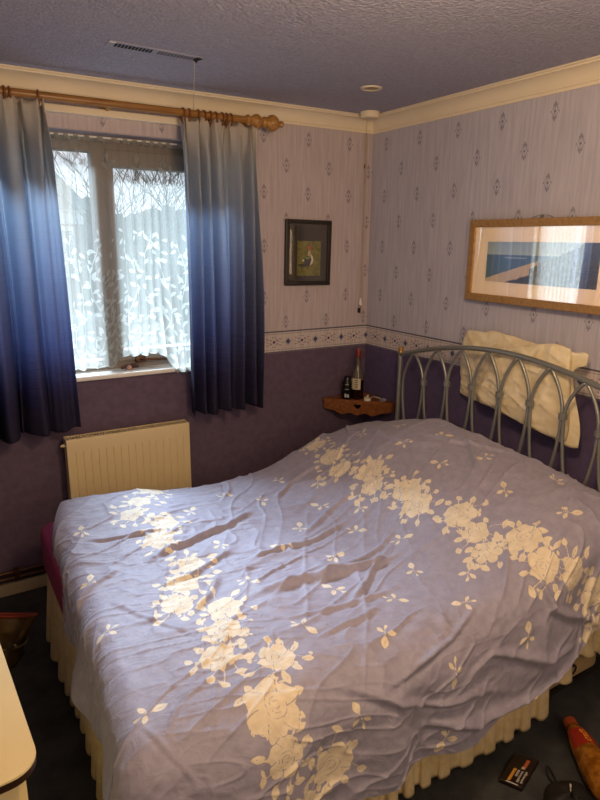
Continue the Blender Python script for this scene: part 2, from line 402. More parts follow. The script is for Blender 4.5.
# ================================================================ CURTAINS
def curtain(name, x0, x1, z1, z0, folds, amp, flare, label, seed, flat=None):
    nu, nv = 420, 120
    U = np.linspace(0, 1, nu)[:, None]; V = np.linspace(0, 1, nv)[None, :]     # V 0 top -> 1 bottom
    ph = 2*PI*folds*U + .9*np.sin(2*PI*U*1.3+seed)*1.2 + .5*vnoise(U*6+0*V, V*1.6+0*U, seed)
    A = amp*(.55+.45*V**.6)*(1+.4*vnoise(U*folds*.9+0*V, V*1.2+0*U, seed+3))
    if flat is not None:
        A = A*(1-.85*ss(flat[0], flat[1], U)*ss(.1, .3, V))
    Y = A*np.sin(ph)+.32*A*np.sin(2*ph+1)+.16*A*np.sin(3.3*ph+V*2)
    # pinch pleats at the heading
    hd = 1-ss(.02, .13, V)
    Y = Y*(1-hd*.6)+-hd*.014*np.abs(np.cos(PI*folds*2*U))**6+hd*.014*np.sign(np.sin(2*PI*folds*1.0*U))*np.abs(np.sin(2*PI*folds*U))**.5
    X = x0+(x1-x0)*U + .25*A*np.cos(ph) + flare[0]*V*(1-U)+flare[1]*V*U
    X = X + hd*.010*np.sin(2*PI*folds*2.3*U+1)
    Z = z1+(z0-z1)*V + hd*.012*np.sin(2*PI*folds*2*U+.6) + .008*V*np.sin(ph*.5) - .006*V*vnoise(U*9+0*V, 0*V+0*U+.5, seed+9)
    P = np.stack([X, Y*1.0+PY+.012+.0*V, Z+0*U], -1)
    # carried slightly forward below the pole, sill pushes it out
    P[..., 1] -= .018*np.sin(PI*np.clip(V*1.1, 0, 1))+0*U
    me = grid_mesh(name, P)
    o = obj(name, me, M_curt); tag(o, label, 'curtain', None)
    md = o.modifiers.new('thick', 'SOLIDIFY'); md.thickness = .0015
    return o
curtain('curtain', -2.13, -1.728, 2.174, .800, 4.6, .058, (-.02, .028), 'left dip-dyed curtain, grey top fading to navy, covering the window end above the radiator corner', 5, (.68, .84))
curtain('curtain', -1.172, -.790, 2.172, .795, 5.6, .050, (-.0, .022), 'right dip-dyed curtain, grey top fading to navy, hanging near the small dark picture', 11)
# ================================================================ NET
def leaf_sdf(px, py, cx, cy, L, W, ang):
    c, s = math.cos(ang), math.sin(ang)
    x = (px-cx)*c+(py-cy)*s; y = -(px-cx)*s+(py-cy)*c
    t = np.clip(x/L, -1, 1)
    hw = W*(1-np.abs(t)**1.7)*(1+.25*t)
    return np.where(np.abs(x) > L, -np.hypot(np.abs(x)-L, y), hw-np.abs(y))
def line_sdf(px, py, pts, w):
    d = None
    for (x0, y0), (x1, y1) in zip(pts, pts[1:]):
        vx, vy = x1-x0, y1-y0; L = vx*vx+vy*vy+1e-12
        t = np.clip(((px-x0)*vx+(py-y0)*vy)/L, 0, 1)
        q = w-np.hypot(px-x0-vx*t, py-y0-vy*t); d = q if d is None else np.maximum(d, q)
    return d
def stamp(A, gx, gy, cx, cy, R, fn):
    i0 = max(np.searchsorted(gx, cx-R), 0); i1 = np.searchsorted(gx, cx+R); j0 = np.searchsorted(gy, cy-R); j1 = np.searchsorted(gy, cy+R)
    if i1 <= i0 or j1 <= j0: return
    px = gx[i0:i1, None]+0*gy[None, j0:j1]; py = gy[None, j0:j1]+0*gx[i0:i1, None]
    A[i0:i1, j0:j1] = fn(A[i0:i1, j0:j1], px, py)
nx, nz = 420, 330
gx = np.linspace(0, 1.75, nx); gz = np.linspace(0, 1.12, nz)     # cloth coordinates, gathered into 1.24 m
L = np.full((nx, nz), -.02)
rr = random.Random(3)
mx_ = lambda f: (lambda a, px, py: np.maximum(a, f(px, py)))
def netleaf(cx, cy, L_, W, a):
    stamp(L, gx, gz, cx, cy, L_*1.3, mx_(lambda px, py: np.where(np.abs(leaf_sdf(px, py, cx, cy, L_, W, a)-.002) < .02, leaf_sdf(px, py, cx, cy, L_, W, a), -.02)))
for k in range(15):            # trailing vines, dense at the bottom
    x = .06+k*.118; h0 = .35+.35*rr.random(); ph = rr.random()*6
    pts = [(x+.03*math.sin(ph+z*14), z) for z in np.linspace(0.02, h0, 16)]
    for q in range(15):
        (xa, za), (xb, zb) = pts[q], pts[q+1]
        stamp(L, gx, gz, (xa+xb)/2, (za+zb)/2, .05, mx_(lambda px, py: line_sdf(px, py, [(xa, za), (xb, zb)], .0022)))
        if q % 1 == 0:
            s = 1 if q % 2 else -1
            netleaf(xa+s*.022, za+.014, .020+.006*rr.random(), .0095, (.6 if s > 0 else PI-.6)+rr.uniform(-.4, .4))
for k in range(520):
    netleaf(rr.uniform(0, 1.75), .02+.66*rr.random()**1.5, .019, .0075, rr.uniform(0, PI))
for k in range(9):             # big sprigs under the heading
    x = .13+k*.19
    for a, dx, dz in ((.5, .03, -.06), (2.4, -.02, -.075), (1.4, 0, -.03)):
        netleaf(x+dx, 1.06+dz, .026, .012, a)
    pts = [(x+.028*math.cos(a), 1.005+.036*math.sin(a)) for a in np.linspace(1.0, 4.6, 9)]
    stamp(L, gx, gz, x, 1.0, .08, mx_(lambda px, py: line_sdf(px, py, pts, .002)))
L = np.maximum(L, np.where(gz[None, :] > 1.095, .002, -.02)+0*gx[:, None])
L = np.maximum(L, np.where(np.abs(gz[None, :]-.006) < .004, .002, -.02)+0*gx[:, None])
U = np.linspace(0, 1, nx)[:, None]; V = (gz/1.12)[None, :]
folds = 2*PI*26*U + 2.0*np.sin(2*PI*3*U)+.6*vnoise(U*20+0*V, V*2+0*U, 4)
X = WX0+.01+(WX1-WX0-.02)*U+.004*np.cos(folds)+.006*np.sin(V*9+U*30)*(1-V)
# hem height varies: lifted in the middle, falls in front of the sill at the right
xn = WX0+.01+(WX1-WX0-.02)*U
hem = 1.036+.045*ss(-1.50, -1.47, xn)*(1-ss(-1.27, -1.22, xn))+.010*np.abs(np.sin(xn*52)) - .045*ss(-1.25, -1.2, xn)
Z = 2.086+(hem-2.086)*(1-V)
Yn = .045+.009*np.sin(folds)*(1-.3*V)-.085*ss(-1.27, -1.19, xn)*(1-ss(0, .5, V))
me = grid_mesh('net', np.stack([X, Yn, Z], -1)); set_attr(me, 'lace', L); set_attr(me, 'dens', .24+.34*(1-V)**1.3+.10*np.clip(np.cos(folds), 0, 1)+.14*ss(.93, 1, V)+0*U)
t = obj('net_curtain', me, M_net); tag(t, 'white leaf-patterned lace net curtain hanging inside the window reveal', 'net curtain')
b = NB(); tube(b, [(WX0+.003, .045, 2.082), (WX1-.003, .045, 2.082)], .004, 8); obj('curtain_wire', b, M_white, t)
# ================================================================ RADIATOR
RX0, RX1, RZ0, RZ1, RYF = -1.772, -1.180, .16, .755, -.112
t = empty('radiator', (-1.476, -.08, RZ0), 'cream ridged panel radiator on the purple wall under the window', 'radiator')
W_ = RX1-RX0; Hh = RZ1-RZ0; off = (1.476, .08, -RZ0)
n = 16; us = []; margin = .018
nu = 460; nv = 90
u = np.linspace(RX0, RX1, nu)[:, None]; z = np.linspace(RZ0, RZ1-.004, nv)[None, :]
pit = (W_-2*margin)/n
ph = ((u-RX0-margin) % pit)/pit
ins = ((u > RX0+margin) & (u < RX1-margin)).astype(float)
g = (1-ss(0, .16, np.abs(ph-.5)*1.0))*ins*ss(RZ0+.045, RZ0+.06, z)*(1-ss(RZ1-.075, RZ1-.06, z))
Y = RYF+.004*g
o = obj('front_panel', grid_mesh('front_panel', np.stack([u+0*z, Y+0*u, z+0*u], -1)), M_rad, t); o.location = off
o.modifiers.new('s', 'SOLIDIFY').thickness = -.002
b = NB(); box(b, (RX0, -.052, RZ0), (RX1, -.046, RZ1-.004)); o = obj('back_panel', b, M_rad, t); o.location = off
for x in (RX0, RX1-.003):
    b = NB(); box(b, (x, RYF, RZ0), (x+.003, -.046, RZ1-.002), .001); o = obj('side_panel', b, M_rad, t); o.location = off
b = NB(); box(b, (RX0, RYF-.002, RZ1-.006), (RX1, RYF+.008, RZ1), .001); box(b, (RX0, -.056, RZ1-.006), (RX1, -.046, RZ1), .001)
k = 0; x = RX0+.006
while x < RX1-.006:
    box(b, (x, RYF+.006, RZ1-.005), (x+.0045, -.054, RZ1-.001)); x += .0125
o = obj('top_grille', b, M_rad, t); o.location = off
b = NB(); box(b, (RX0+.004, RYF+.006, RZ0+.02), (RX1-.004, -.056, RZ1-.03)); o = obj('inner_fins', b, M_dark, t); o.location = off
b = NB(); lathe(b, [(.001, 0), (.008, 0), (.008, .012), (.005, .014), (.005, .02), (.001, .02)], 12, RotTo((RX0, -.08, RZ1-.035), (0, -PI/2, 0))); o = obj('bleed_valve', b, M_rad, t, smooth=True, angle=40); o.location = off
b = NB(); tube(b, [(RX0-.03, -.08, RZ0+.03), (RX0-.03, -.08, .13)], .008); lathe(b, [(.012, 0), (.018, .003), (.018, .05), (.012, .055)], 14, RotTo((RX0-.03, -.08, RZ0+.015))); tube(b, [(RX0-.03, -.08, RZ0+.03), (RX0, -.08, RZ0+.03)], .009)
o = obj('valve', b, M_white, t, smooth=True, angle=40); o.location = off
for x in (RX0+.1, RX1-.1):
    b = NB(); box(b, (x, -.05, RZ0+.05), (x+.03, -.0, RZ1-.08), .002); o = obj('wall_bracket', b, M_white, t); o.location = off
# ================================================================ SMALL PICTURE
def mat_frame_box(b, w, h, fwid, d, bev=.003):
    # in local (u along x, z up, y depth: front at -d)
    box(b, (-w/2, -d, h/2-fwid), (w/2, 0, h/2), bev); box(b, (-w/2, -d, -h/2), (w/2, 0, -h/2+fwid), bev)
    box(b, (-w/2, -d, -h/2+fwid-.001), (-w/2+fwid, 0, h/2-fwid+.001), bev); box(b, (w/2-fwid, -d, -h/2+fwid-.001), (w/2, 0, h/2-fwid+.001), bev)
t = empty('framed_picture', (-.426, -.004, 1.582), 'small upright dark framed picture of a bird on grass, on the back wall', 'picture', rot=(.0, math.radians(.8), 0))
w, h = .288, .346
b = NB(); mat_frame_box(b, w, h, .022, .022); obj('frame', b, M_darkwood, t)
b = NB(); box(b, (-w/2+.02, -.008, -h/2+.02), (w/2-.02, -.002, h/2-.02)); obj('mount', b, simple('dark grey mount', '37332f', .7, .06), t)
mm = Mat('grass print', .6); n1 = mm.noise(60, 4); mm.color(mm.mix(n1.step(.3, .7), '5c5a20', '86803a'))
px0, px1, pz0, pz1 = -.074, .076, -.122, .062
b = NB(); box(b, (px0, -.0095, pz0), (px1, -.008, pz1)); pr = obj('print', b, mm.m, t); pr.location.x = .006
def flat(name, pts, c, y, par):
    b = NB(); prism(b, pts, .0004, RotTo((0, y, 0), (PI/2, 0, 0))); return obj(name, b, simple(name+' ink', c, .6, .1, 60), par)
def ell(cx, cy, a, b_, ang=0, n=20):
    return [(cx+a*math.cos(q)*math.cos(ang)-b_*math.sin(q)*math.sin(ang), cy+a*math.cos(q)*math.sin(ang)+b_*math.sin(q)*math.cos(ang)) for q in [2*PI*k/n for k in range(n)]]
flat('printed_shadow', ell(-.035, -.066, .034, .009), '3a3c16', -.0096, pr)
flat('printed_body', ell(-.004, -.042, .024, .032, -.5), '3b3f44', -.0099, pr)
flat('printed_wing', [(.012, -.006), (.026, -.02), (.030, -.04), (.022, -.058), (.006, -.068), (.012, -.052), (.017, -.036), (.012, -.02)], 'd8cdb4', -.0104, pr)
flat('printed_tail', ell(-.036, -.040, .007, .006), 'd8cdb4', -.0104, pr)
flat('printed_neck', [(-.008, -.02), (.014, -.012), (.008, .012), (-.006, .012)], 'b9a488', -.0104, pr)
flat('printed_collar', [(-.024, -.028), (-.004, -.034), (.014, -.018), (.012, -.012), (-.004, -.027), (-.022, -.022)], '8fae5a', -.0108, pr)
flat('printed_head', ell(.001, .020, .009, .010), 'a8604a', -.0108, pr)
flat('printed_comb', [(-.010, .028), (-.005, .036), (.001, .032), (.006, .037), (.012, .028), (.010, .022), (-.009, .022)], 'c24a2e', -.0110, pr)
flat('printed_feet', ell(.002, -.073, .010, .004), '6a4a22', -.0108, pr)
b = NB(); box(b, (-w/2+.02, -.013, -h/2+.02), (w/2-.02, -.0125, h/2-.02)); obj('glass', b, M_picglass2, t)
b = NB()
for k in range(5): box(b, (.048+k*.009, -.0086, -.1415), (.054+k*.009, -.0080, -.139))
obj('pencil_signature', b, simple('pencil', '7a746a', .7), t)
# ================================================================ PANORAMA PICTURE on right wall (local x runs towards the viewer's right = -world y)
w, h = .79, .362
t = empty('panorama_picture', (-.032, -1.208, 1.566), 'long oak framed beach panorama hanging on the right wall above the bedhead', 'picture', rot=(0, 0, -PI/2+math.radians(-1.6)))
b = NB(); mat_frame_box(b, w, h, .033, .022, .003); obj('frame', b, M_oakframe, t)
b = NB(); box(b, (-w/2+.03, -.010, -h/2+.03), (w/2-.03, -.002, h/2-.03)); obj('mount', b, simple('cream mount card', 'e4d4b8', .7, .03), t)
mm = Mat('beach print', .55); P = mm.pos(); X, Z = P[0], P[2]; n1 = mm.noise(40, 4); n2 = mm.noise(120, 3)
sky = mm.mix(((Z-.035)/.05), '9cacac', '8498a2')
sea = mm.mix((Z+.05)/.08, '56707e', '46647c')
c = mm.mix(Z.gt(.03), sea, sky)
sand = (Z+.075-(X+.28)*.30-(n1-.5)*.006).lt(0)*(Z+.078-(X+.28)*.08).gt(-.2)
c = mm.mix(sand*X.lt(-.0), c, 'bcaa8c')
veg = (Z+.095-(X+.19)*.30-(n1-.5)*.02).lt(0)
c = mm.mix(veg, c, mm.mix(n2.step(.3, .7), '2a3420', '545238'))
veg2 = (Z-.0-(X-.02)*.42-(n1-.5)*.05).lt(0)*X.gt(-.04)
c = mm.mix(veg2, c, mm.mix(n2.step(.3, .7), '2a3420', '5c583c'))
surf = (Z-.018-(n2-.5)*.006).abs().lt(.002)*(X+.12).abs().lt(.06)
c = mm.mix(surf*.8, c, 'a8b4b8'); mm.color(c)
b = NB(); box(b, (-.283, -.0112, -.089), (.283, -.010, .085)); obj('print', b, mm.m, t)
b = NB(); box(b, (-w/2+.03, -.015, -h/2+.03), (w/2-.03, -.0145, h/2-.03)); obj('glass', b, M_picglass, t)
b = NB(); tube(b, [(-.18, .004, h/2-.03), (-.04, .006, h/2+.010), (-.02, .006, h/2+.014), (.02, .006, h/2+.010), (.12, .004, h/2-.03)], .001, 6); obj('hanging_wire', b, M_dark, t)
b = NB(); box(b, (-.022, -.002, h/2+.006), (-.016, .016, h/2+.012)); obj('nail', b, M_chrome, t)
# ================================================================ CEILING FITTINGS
t = empty('ceiling_vent', (-1.425, -.566, 2.2995), 'slim slotted air vent in the ceiling above the curtain pole', 'vent', rot=(0, 0, math.radians(2)))
b = NB(); box(b, (-.175, -.036, -.003), (.172, .034, 0), .0015); obj('plate', b, simple('lilac vent plate', 'a4a4ba', .6, .05, 20), t)
for nm, x0, x1, c in (('slots', -.150, -.008, '0c0a0a'), ('slots', .006, .150, '6a6874')):
    b = NB(); k = 0; x = x0
    while x < x1-.006:
        m_ = RotTo((x, 0, -.0040)); prism(b, [(0, -.020), (.009, -.020), (.012, .018), (.003, .018)], .0012, m_); x += .0125
    obj(nm, b, simple('slot dark %d' % (x0*1000), c, .8), t)
b = NB(); prism(b, [(.150, -.030), (.172, -.022), (.164, .022), (.148, .006)], .002, RotTo((0, 0, -.006))); obj('broken_corner', b, M_dark, t)
b = NB(); box(b, (-.174, -.030, -.0042), (-.150, -.024, -.003)); obj('end_tab', b, M_white, t)
t = empty('hanging_string', (-1.279, -.573, 2.2995), 'thin pale string running from the ceiling vent down to the curtain pole', 'string')
b = NB(); e0 = Vector((0, 0, 0)); e1 = Vector((-1.113+1.279, PY+.573-.02, PZ+.017-2.2995))
tube(b, [e0, e0.lerp(e1, .5)+Vector((0, 0, -.004)), e1], .0017, 6); obj('string', b, simple('string', 'd0c4b0', .8), t)
b = NB(); tube(b, [(0, .0, -.0), (0, 0, -.012), (.006, 0, -.018), (.010, 0, -.010)], .002, 6); obj('hook', b, M_dark, t)
t = empty('recessed_ceiling_light', (-.450, -.560, 2.2995), 'small round recessed light in the ceiling near the corner', 'ceiling light')
b = NB(); lathe(b, [(.030, -.001), (.034, -.005), (.045, -.005), (.049, -.001), (.049, 0)], 32, cap=False); obj('rim', b, M_plaster, t, smooth=True)
b = NB(); lathe(b, [(.001, -.0022), (.031, -.0022), (.031, -.0005)], 24, cap=False); obj('lamp_face', b, simple('lamp face', '8c7f60', .3), t, smooth=True)
t = empty('pull_cord_switch', (-.135, -.140, 2.2995), 'round cream ceiling pull switch in the room corner with its long cord', 'switch')
b = NB(); lathe(b, [(.050, 0), (.050, -.022), (.046, -.030), (.001, -.031)], 32); obj('housing', b, M_plaster, t, smooth=True, angle=40)
cordx, cordy = .052, .10
b = NB(); tube(b, [(.03, .06, -.028), (.045, .09, -.10), (.052, .10, -.5), (.060, .105, -.98)], .0011, 6); obj('cord', b, simple('cord', 'b8a888', .8), t)
b = NB(); lathe(b, [(.001, .012), (.004, .010), (.005, 0), (.004, -.01), (.001, -.012)], 10, RotTo((.0468, .092, -.255))); obj('bead', b, M_pine, t, smooth=True)
b = NB(); lathe(b, [(.001, .026), (.004, .022), (.008, .0), (.010, -.014), (.006, -.018), (.001, -.018)], 14, RotTo((.060, .105, -.998))); obj('acorn_pull', b, M_white, t, smooth=True)
b = NB(); box(b, (-.052, -.009, 1.23), (-.040, -.0005, 2.222), .002); struct('trim_6', b, simple('papered conduit', 'b4a49c', .7))
t = empty('cord_cleat', (-.062, -.0005, 1.252), 'tiny dark cord cleat on the wall just above the border strip', 'cleat')
b = NB(); box(b, (-.007, -.012, -.014), (.007, 0, .014), .002); obj('plate', b, M_darkwood, t)
# ================================================================ CORNER SHELF
SZ = .752
t = empty('corner_shelf', (0, 0, SZ), 'honey pine corner shelf with heart cut-out and scalloped apron, beside the bedhead', 'shelf')
b = NB(); prism(b, [(-.002, -.002), (-.312, -.002), (-.312, -.022), (-.022, -.312), (-.002, -.312)], .014, RotTo((0, 0, -.014))); o = obj('shelf_board', b, M_pine, t)
o.modifiers.new('b', 'BEVEL').width = .003
# apron: outline in (s,z), s along the front from the window wall to the right wall, with a heart hole
Ls = .395; pts = []
def low(s):
    a = abs(s-Ls/2)/(Ls/2)
    return -.056-.026*(1-ss(.55, .95, a))-.006*math.cos(a*PI*4.5)
S_ = np.linspace(0, Ls, 61)
heart = []
for k in range(40):
    q = 2*PI*k/40; hx = 16*math.sin(q)**3; hy = 13*math.cos(q)-5*math.cos(2*q)-2*math.cos(3*q)-math.cos(4*q)
    heart.append((Ls/2+hx*.00135, -.036+hy*.00115))
from mathutils.geometry import tessellate_polygon
outer = [(s, -.010) for s in S_]+[(s, low(s)) for s in S_[::-1]]
def holed(b, outer, hole, th, M):
    polys = [[Vector((x, y, 0)) for x, y in outer], [Vector((x, y, 0)) for x, y in hole]]
    flat_ = [p for q in polys for p in q]; tris = tessellate_polygon(polys)
    A = [b.verts.new(p) for p in flat_]; B = [b.verts.new(p+Vector((0, 0, th))) for p in flat_]
    for a in tris:
        try: b.faces.new([A[i] for i in a]); b.faces.new([B[i] for i in a][::-1])
        except ValueError: pass
    base = 0
    for q in polys:
        n = len(q)
        for i in range(n): b.faces.new((A[base+i], A[base+(i+1) % n], B[base+(i+1) % n], B[base+i]))
        base += n
    bmesh.ops.transform(b, matrix=M, verts=A+B)
b = NB(); a0 = Vector((-.300, -.018, 0)); a1 = Vector((-.018, -.300, 0)); dx = (a1-a0).normalized(); nrm = Vector((dx.y, -dx.x, 0))
Mx = Matrix((dx, Vector((0, 0, 1)), dx.cross(Vector((0, 0, 1))))).transposed().to_4x4(); Mx.translation = a0
holed(b, outer, heart, .012, Mx); obj('apron', b, M_pine, t)
b = NB(); box(b, (-.30, -.016, -.06), (-.004, -.003, -.014), .002); box(b, (-.016, -.30, -.06), (-.003, -.016, -.014), .002); obj('wall_batten', b, M_pine, t)
# things on the shelf
t = empty('spirit_bottle', (-.138, -.118, SZ), 'tall clear spirit bottle with red cap and cream label on the corner shelf', 'bottle')
gl = Mat('amber bottle glass', .08); P = gl.pos(); gl.color(gl.mix(P[2].gt(.115), '2c1206', '7a7068')); gl.b.inputs['Transmission Weight'].default_value = .45
b = NB(); lathe(b, [(.001, .0), (.034, .0), (.037, .005), (.037, .125), (.034, .145), (.018, .185), (.0135, .20), (.0130, .245), (.0145, .247), (.0145, .253), (.001, .253)], 28); obj('bottle_body', b, gl.m, t, smooth=True)
b = NB(); lathe(b, [(.0148, .247), (.0165, .249), (.0165, .290), (.015, .293), (.001, .293)], 20); obj('cap', b, simple('red foil', '7c201c', .4), t, smooth=True, angle=40)
def label_patch(r, z0, z1, a0, a1, mat, name, par, n=14):
    b = NB(); A = []; 
    for k in range(n+1):
        a = a0+(a1-a0)*k/n; A.append((b.verts.new((r*math.cos(a), r*math.sin(a), z0)), b.verts.new((r*math.cos(a), r*math.sin(a), z1))))
    for p, q in zip(A, A[1:]): b.faces.new((p[0], q[0], q[1], p[1]))
    return obj(name, b, mat, par, smooth=True)
M_cream_label = simple('paper label', 'c8bfa4', .6, .06, 40)
lb = label_patch(.0376, .06, .125, math.radians(165), math.radians(262), M_cream_label, 'label', t)
b = NB()
for k in range(5): 
    a = math.radians(222); rr_ = .0380
    box(b, (-.0003, -.010+.000, .068+k*.011), (.0003, .010, .073+k*.011), 0, M=RotTo((rr_*math.cos(a), rr_*math.sin(a), 0), (0, 0, a)))
obj('label_print', b, simple('label ink', '5a4a30', .7), lb)
t = empty('squat_black_bottle', (-.195, -.095, SZ), 'small black bottle with pale marks on the left end of the corner shelf', 'bottle')
b = NB(); lathe(b, [(.001, 0), (.026, 0), (.029, .004), (.029, .095), (.027, .105), (.020, .112), (.020, .128), (.017, .134), (.001, .135)], 24); obj('bottle_body', b, simple('black plastic', '0e0d10', .3), t, smooth=True)
a = math.radians(232); M_mark = simple('white marks', 'c8c8c8', .6)
for (u_, z_, ww, hh) in ((-.008, .014, .008, .022), (.003, .014, .007, .018), (.011, .012, .004, .020), (0, .06, .022, .003), (0, .088, .020, .003)):
    b = NB(); box(b, (-.0003, u_-ww/2, z_), (.0006, u_+ww/2, z_+hh), 0, M=RotTo((.0292*math.cos(a), .0292*math.sin(a), 0), (0, 0, a))); obj('label_mark', b, M_mark, t)
t = empty('white_pot', (-.118, -.192, SZ), 'small white lidded pot on the corner shelf below the tall bottle', 'pot')
b = NB(); lathe(b, [(.001, 0), (.019, 0), (.020, .003), (.020, .014)], 20); obj('pot', b, M_white, t, smooth=True, angle=40)
b = NB(); lathe(b, [(.021, .014), (.021, .019), (.014, .021), (.001, .021)], 20); lathe(b, [(.006, .021), (.005, .034), (.001, .035)], 10, RotTo((.002, 0, 0))); obj('lid', b, M_cream_label, t, smooth=True, angle=40)
t = empty('charger_plug', (-.050, -.250, SZ), 'little grey plug with thin cable on the right end of the corner shelf', 'plug')
b = NB(); box(b, (-.014, -.012, 0), (.014, .012, .016), .003); box(b, (-.006, -.020, .003), (.006, -.01, .012), .001); obj('plug_body', b, simple('grey plastic', '9a96a4', .4), t)
b = NB(); tube(b, [(0, .010, .008), (.0, .03, .012), (-.02, .06, .018), (-.03, .08, .006), (-.04, .06, .003)], .0014, 6); obj('cable', b, M_white, t)
t['label'] = 'little grey plug with thin cable on the right end of the corner shelf'
# ================================================================ BED
HX = -.15
bed = empty('double_bed', (-1.05, -1.165, 0), 'double divan bed with pewter coloured interlaced arch metal headboard', 'bed')
off = Vector((1.05, 1.165, 0))
def bpart(name, b, mat, par=None, **k):
    o = obj(name, b, mat, par or bed, **k)
    if par is None: o.location = off
    return o
b = NB(); box(b, (-1.925, -1.78, .05), (-.17, -.52, .34), .02); bpart('divan_base', b, M_divan)
for (x0, x1) in ((-.87, -.22), (-1.58, -.93)):
    b = NB(); box(b, (x0, -1.792, .075), (x1, -1.775, .30), .008); d = bpart('drawer', b, M_divan)
    b = NB(); c0 = ((x0+x1)/2, -1.808, .135) if x0 > -.9 else ((x0+x1)/2, -1.808, .135)
    hx = -.362 if x0 > -.9 else -1.25
    tube(b, [(hx+.019*math.cos(2*PI*k/20), -1.800, .124+.019*math.sin(2*PI*k/20)) for k in range(20)], .003, 8, closed=True)
    lathe(b, [(.006, 0), (.006, .012), (.001, .014)], 12, RotTo((hx, -1.790, .143), (PI/2, 0, 0))); obj('ring_handle', b, M_dark, d, smooth=True)
b = NB(); tube(b, [(-1.92, -1.790, .055), (-.17, -1.790, .055)], .006, 8); bpart('piping', b, M_piping)
for x, y in ((-1.85, -1.70), (-1.85, -.60), (-.28, -1.70), (-.28, -.60)):
    b = NB(); lathe(b, [(.020, 0), (.026, .006), (.026, .05), (.020, .056)], 16, RotTo((x, y, 0))); bpart('castor', b, M_dark, smooth=True, angle=40)
YA, YZ = -.500, -1.830; YC = (YA+YZ)/2
b = NB(); box(b, (-.145, -1.20, .10), (-.14, -1.10, .60), .001)
hb = bpart('headboard', b, M_iron)      # central slat of the bedhead carries its bars
for y in (YA, YZ):
    b = NB(); tube(b, [(HX, y, .0), (HX, y, 1.085)], .0125, 16); obj('post', b, M_iron, hb, smooth=True, angle=40)
    b = NB(); lathe(b, [(.0125, 0), (.017, .002), (.017, .008), (.010, .012), (.015, .020), (.015, .027), (.008, .034), (.001, .036)], 18, RotTo((HX, y, 1.083))); obj('post_cap', b, M_brass, hb, smooth=True)
def railz(y): 
    a = (y-YC)/((YA-YZ)/2); return 1.075+.118*math.cos(a*PI/2)**.9 if abs(a) < 1 else 1.075
RP = [(HX, YA+(YZ-YA)*k/48, railz(YA+(YZ-YA)*k/48)) for k in range(49)]
b = NB(); tube(b, RP, .0115, 12); obj('top_rail', b, M_iron, hb, smooth=True)
b = NB(); tube(b, [(HX, YA, .60), (HX, YZ, .60)], .009, 10); obj('bottom_rail', b, M_iron, hb, smooth=True)
n = 8; wd = (YA-YZ-.05)/n
colz = lambda y: railz(y)-.165-.02*(1-abs(y-YC)/.6)
for k in range(n):
    ya = YA-.025-wd*k; yb = ya-wd; ym = (ya+yb)/2; zt = railz(ym)-.008
    for s, ye in ((1, ya), (-1, yb)):
        zc = colz(ye) if 0 < k+(s < 0) < n else colz(ye)
        ye_ = ye-s*.0055; pts = []
        for q in range(15):
            u_ = q/14; z_ = zt+(zc-zt)*u_; pts.append((HX, ym+(ye_-ym)*math.sin(u_*PI/2)**.80, z_))
        for q in range(1, 13):
            u_ = q/12; z_ = zc+(.60-zc)*u_; pts.append((HX, ym+(ye_-ym)*(math.cos(u_*PI/2*.92)**1.0), z_))
        b = NB(); tube(b, pts, .0072, 10); obj('arch_bar', b, M_iron, hb, smooth=True)
    if k < n-1:
        b = NB(); zc = colz(yb); lathe(b, [(.011, -.014), (.0175, -.011), (.0175, .011), (.011, .014)], 14, RotTo((HX, yb, zc))); obj('collar', b, M_iron, hb, smooth=True, angle=40)
# mattress
b = NB(); box(b, (-1.968, -1.795, .343), (-.175, -.485, .560), .05, 4)
ms = tag(obj('mattress', b, M_mag, smooth=True), 'mattress in a deep magenta fitted sheet showing at the far foot corner of the bed', 'mattress')
# ---- valance (gathered frill) as one continuous skirt: far side, foot, near side
def valance():
    path = []     # (x,y,nx,ny) going from far head corner to foot to near head corner
    def seg(a, c, nrm, n):
        for k in range(n): 
            t_ = k/n; path.append((a[0]+(c[0]-a[0])*t_, a[1]+(c[1]-a[1])*t_, nrm[0], nrm[1]))
    x0, x1, ya, yb, r = -1.945, -.30, -.490, -1.815, .03
    seg((x1, ya), (x0+r, ya), (0, 1), 260)
    for k in range(14): a = PI/2+PI/2*k/14; path.append((x0+r+r*math.cos(a), ya-r+r*math.sin(a), math.cos(a), math.sin(a)))
    seg((x0, ya-r), (x0, yb+r), (-1, 0), 260)
    for k in range(14): a = PI+PI/2*k/14; path.append((x0+r+r*math.cos(a), yb+r+r*math.sin(a), math.cos(a), math.sin(a)))
    seg((x0+r, yb), (-.20, yb), (0, -1), 420)
    P0 = np.array(path); n = len(P0)
    s = np.concatenate([[0], np.cumsum(np.hypot(*np.diff(P0[:, :2], axis=0).T))])
    V = np.linspace(0, 1, 26)[None, :]
    S1 = s[:, None]
    ph = 2*PI*S1/.088+1.8*np.sin(S1*5.1)+1.4*np.sin(S1*11.7+1)
    A = (.005+.015*V)*(1+.4*np.sin(S1*7+2))
    off_ = A*(np.sin(ph)*.6+.5)+.010*V
    side = -.007*V*np.sin(2*ph)
    X = P0[:, 0:1]+P0[:, 2:3]*off_-P0[:, 3:4]*side; Y = P0[:, 1:2]+P0[:, 3:4]*off_+P0[:, 2:3]*side
    near = (P0[:, 3:4] < -.5)
    zb = .030+.015*np.sin(S1*9)+0*X
    # rucked up towards the bedhead on the near side
    lift = np.where(near, .02*ss(-.58, -.55, P0[:, 0:1])+.085*ss(-.535, -.525, P0[:, 0:1])+.075*ss(-.435, -.42, P0[:, 0:1])-.03*ss(-.37, -.2, P0[:, 0:1]), 0)
    zb = zb+lift
    Z = .345+(zb-.345)*V
    o = obj('bed_valance', grid_mesh('bed_valance', np.stack([X, Y, Z], -1)), M_cream)
    o.modifiers.new('s', 'SOLIDIFY').thickness = .002
    return tag(o, 'cream gathered frill valance hanging round the bed base to the carpet', 'valance')
valance()
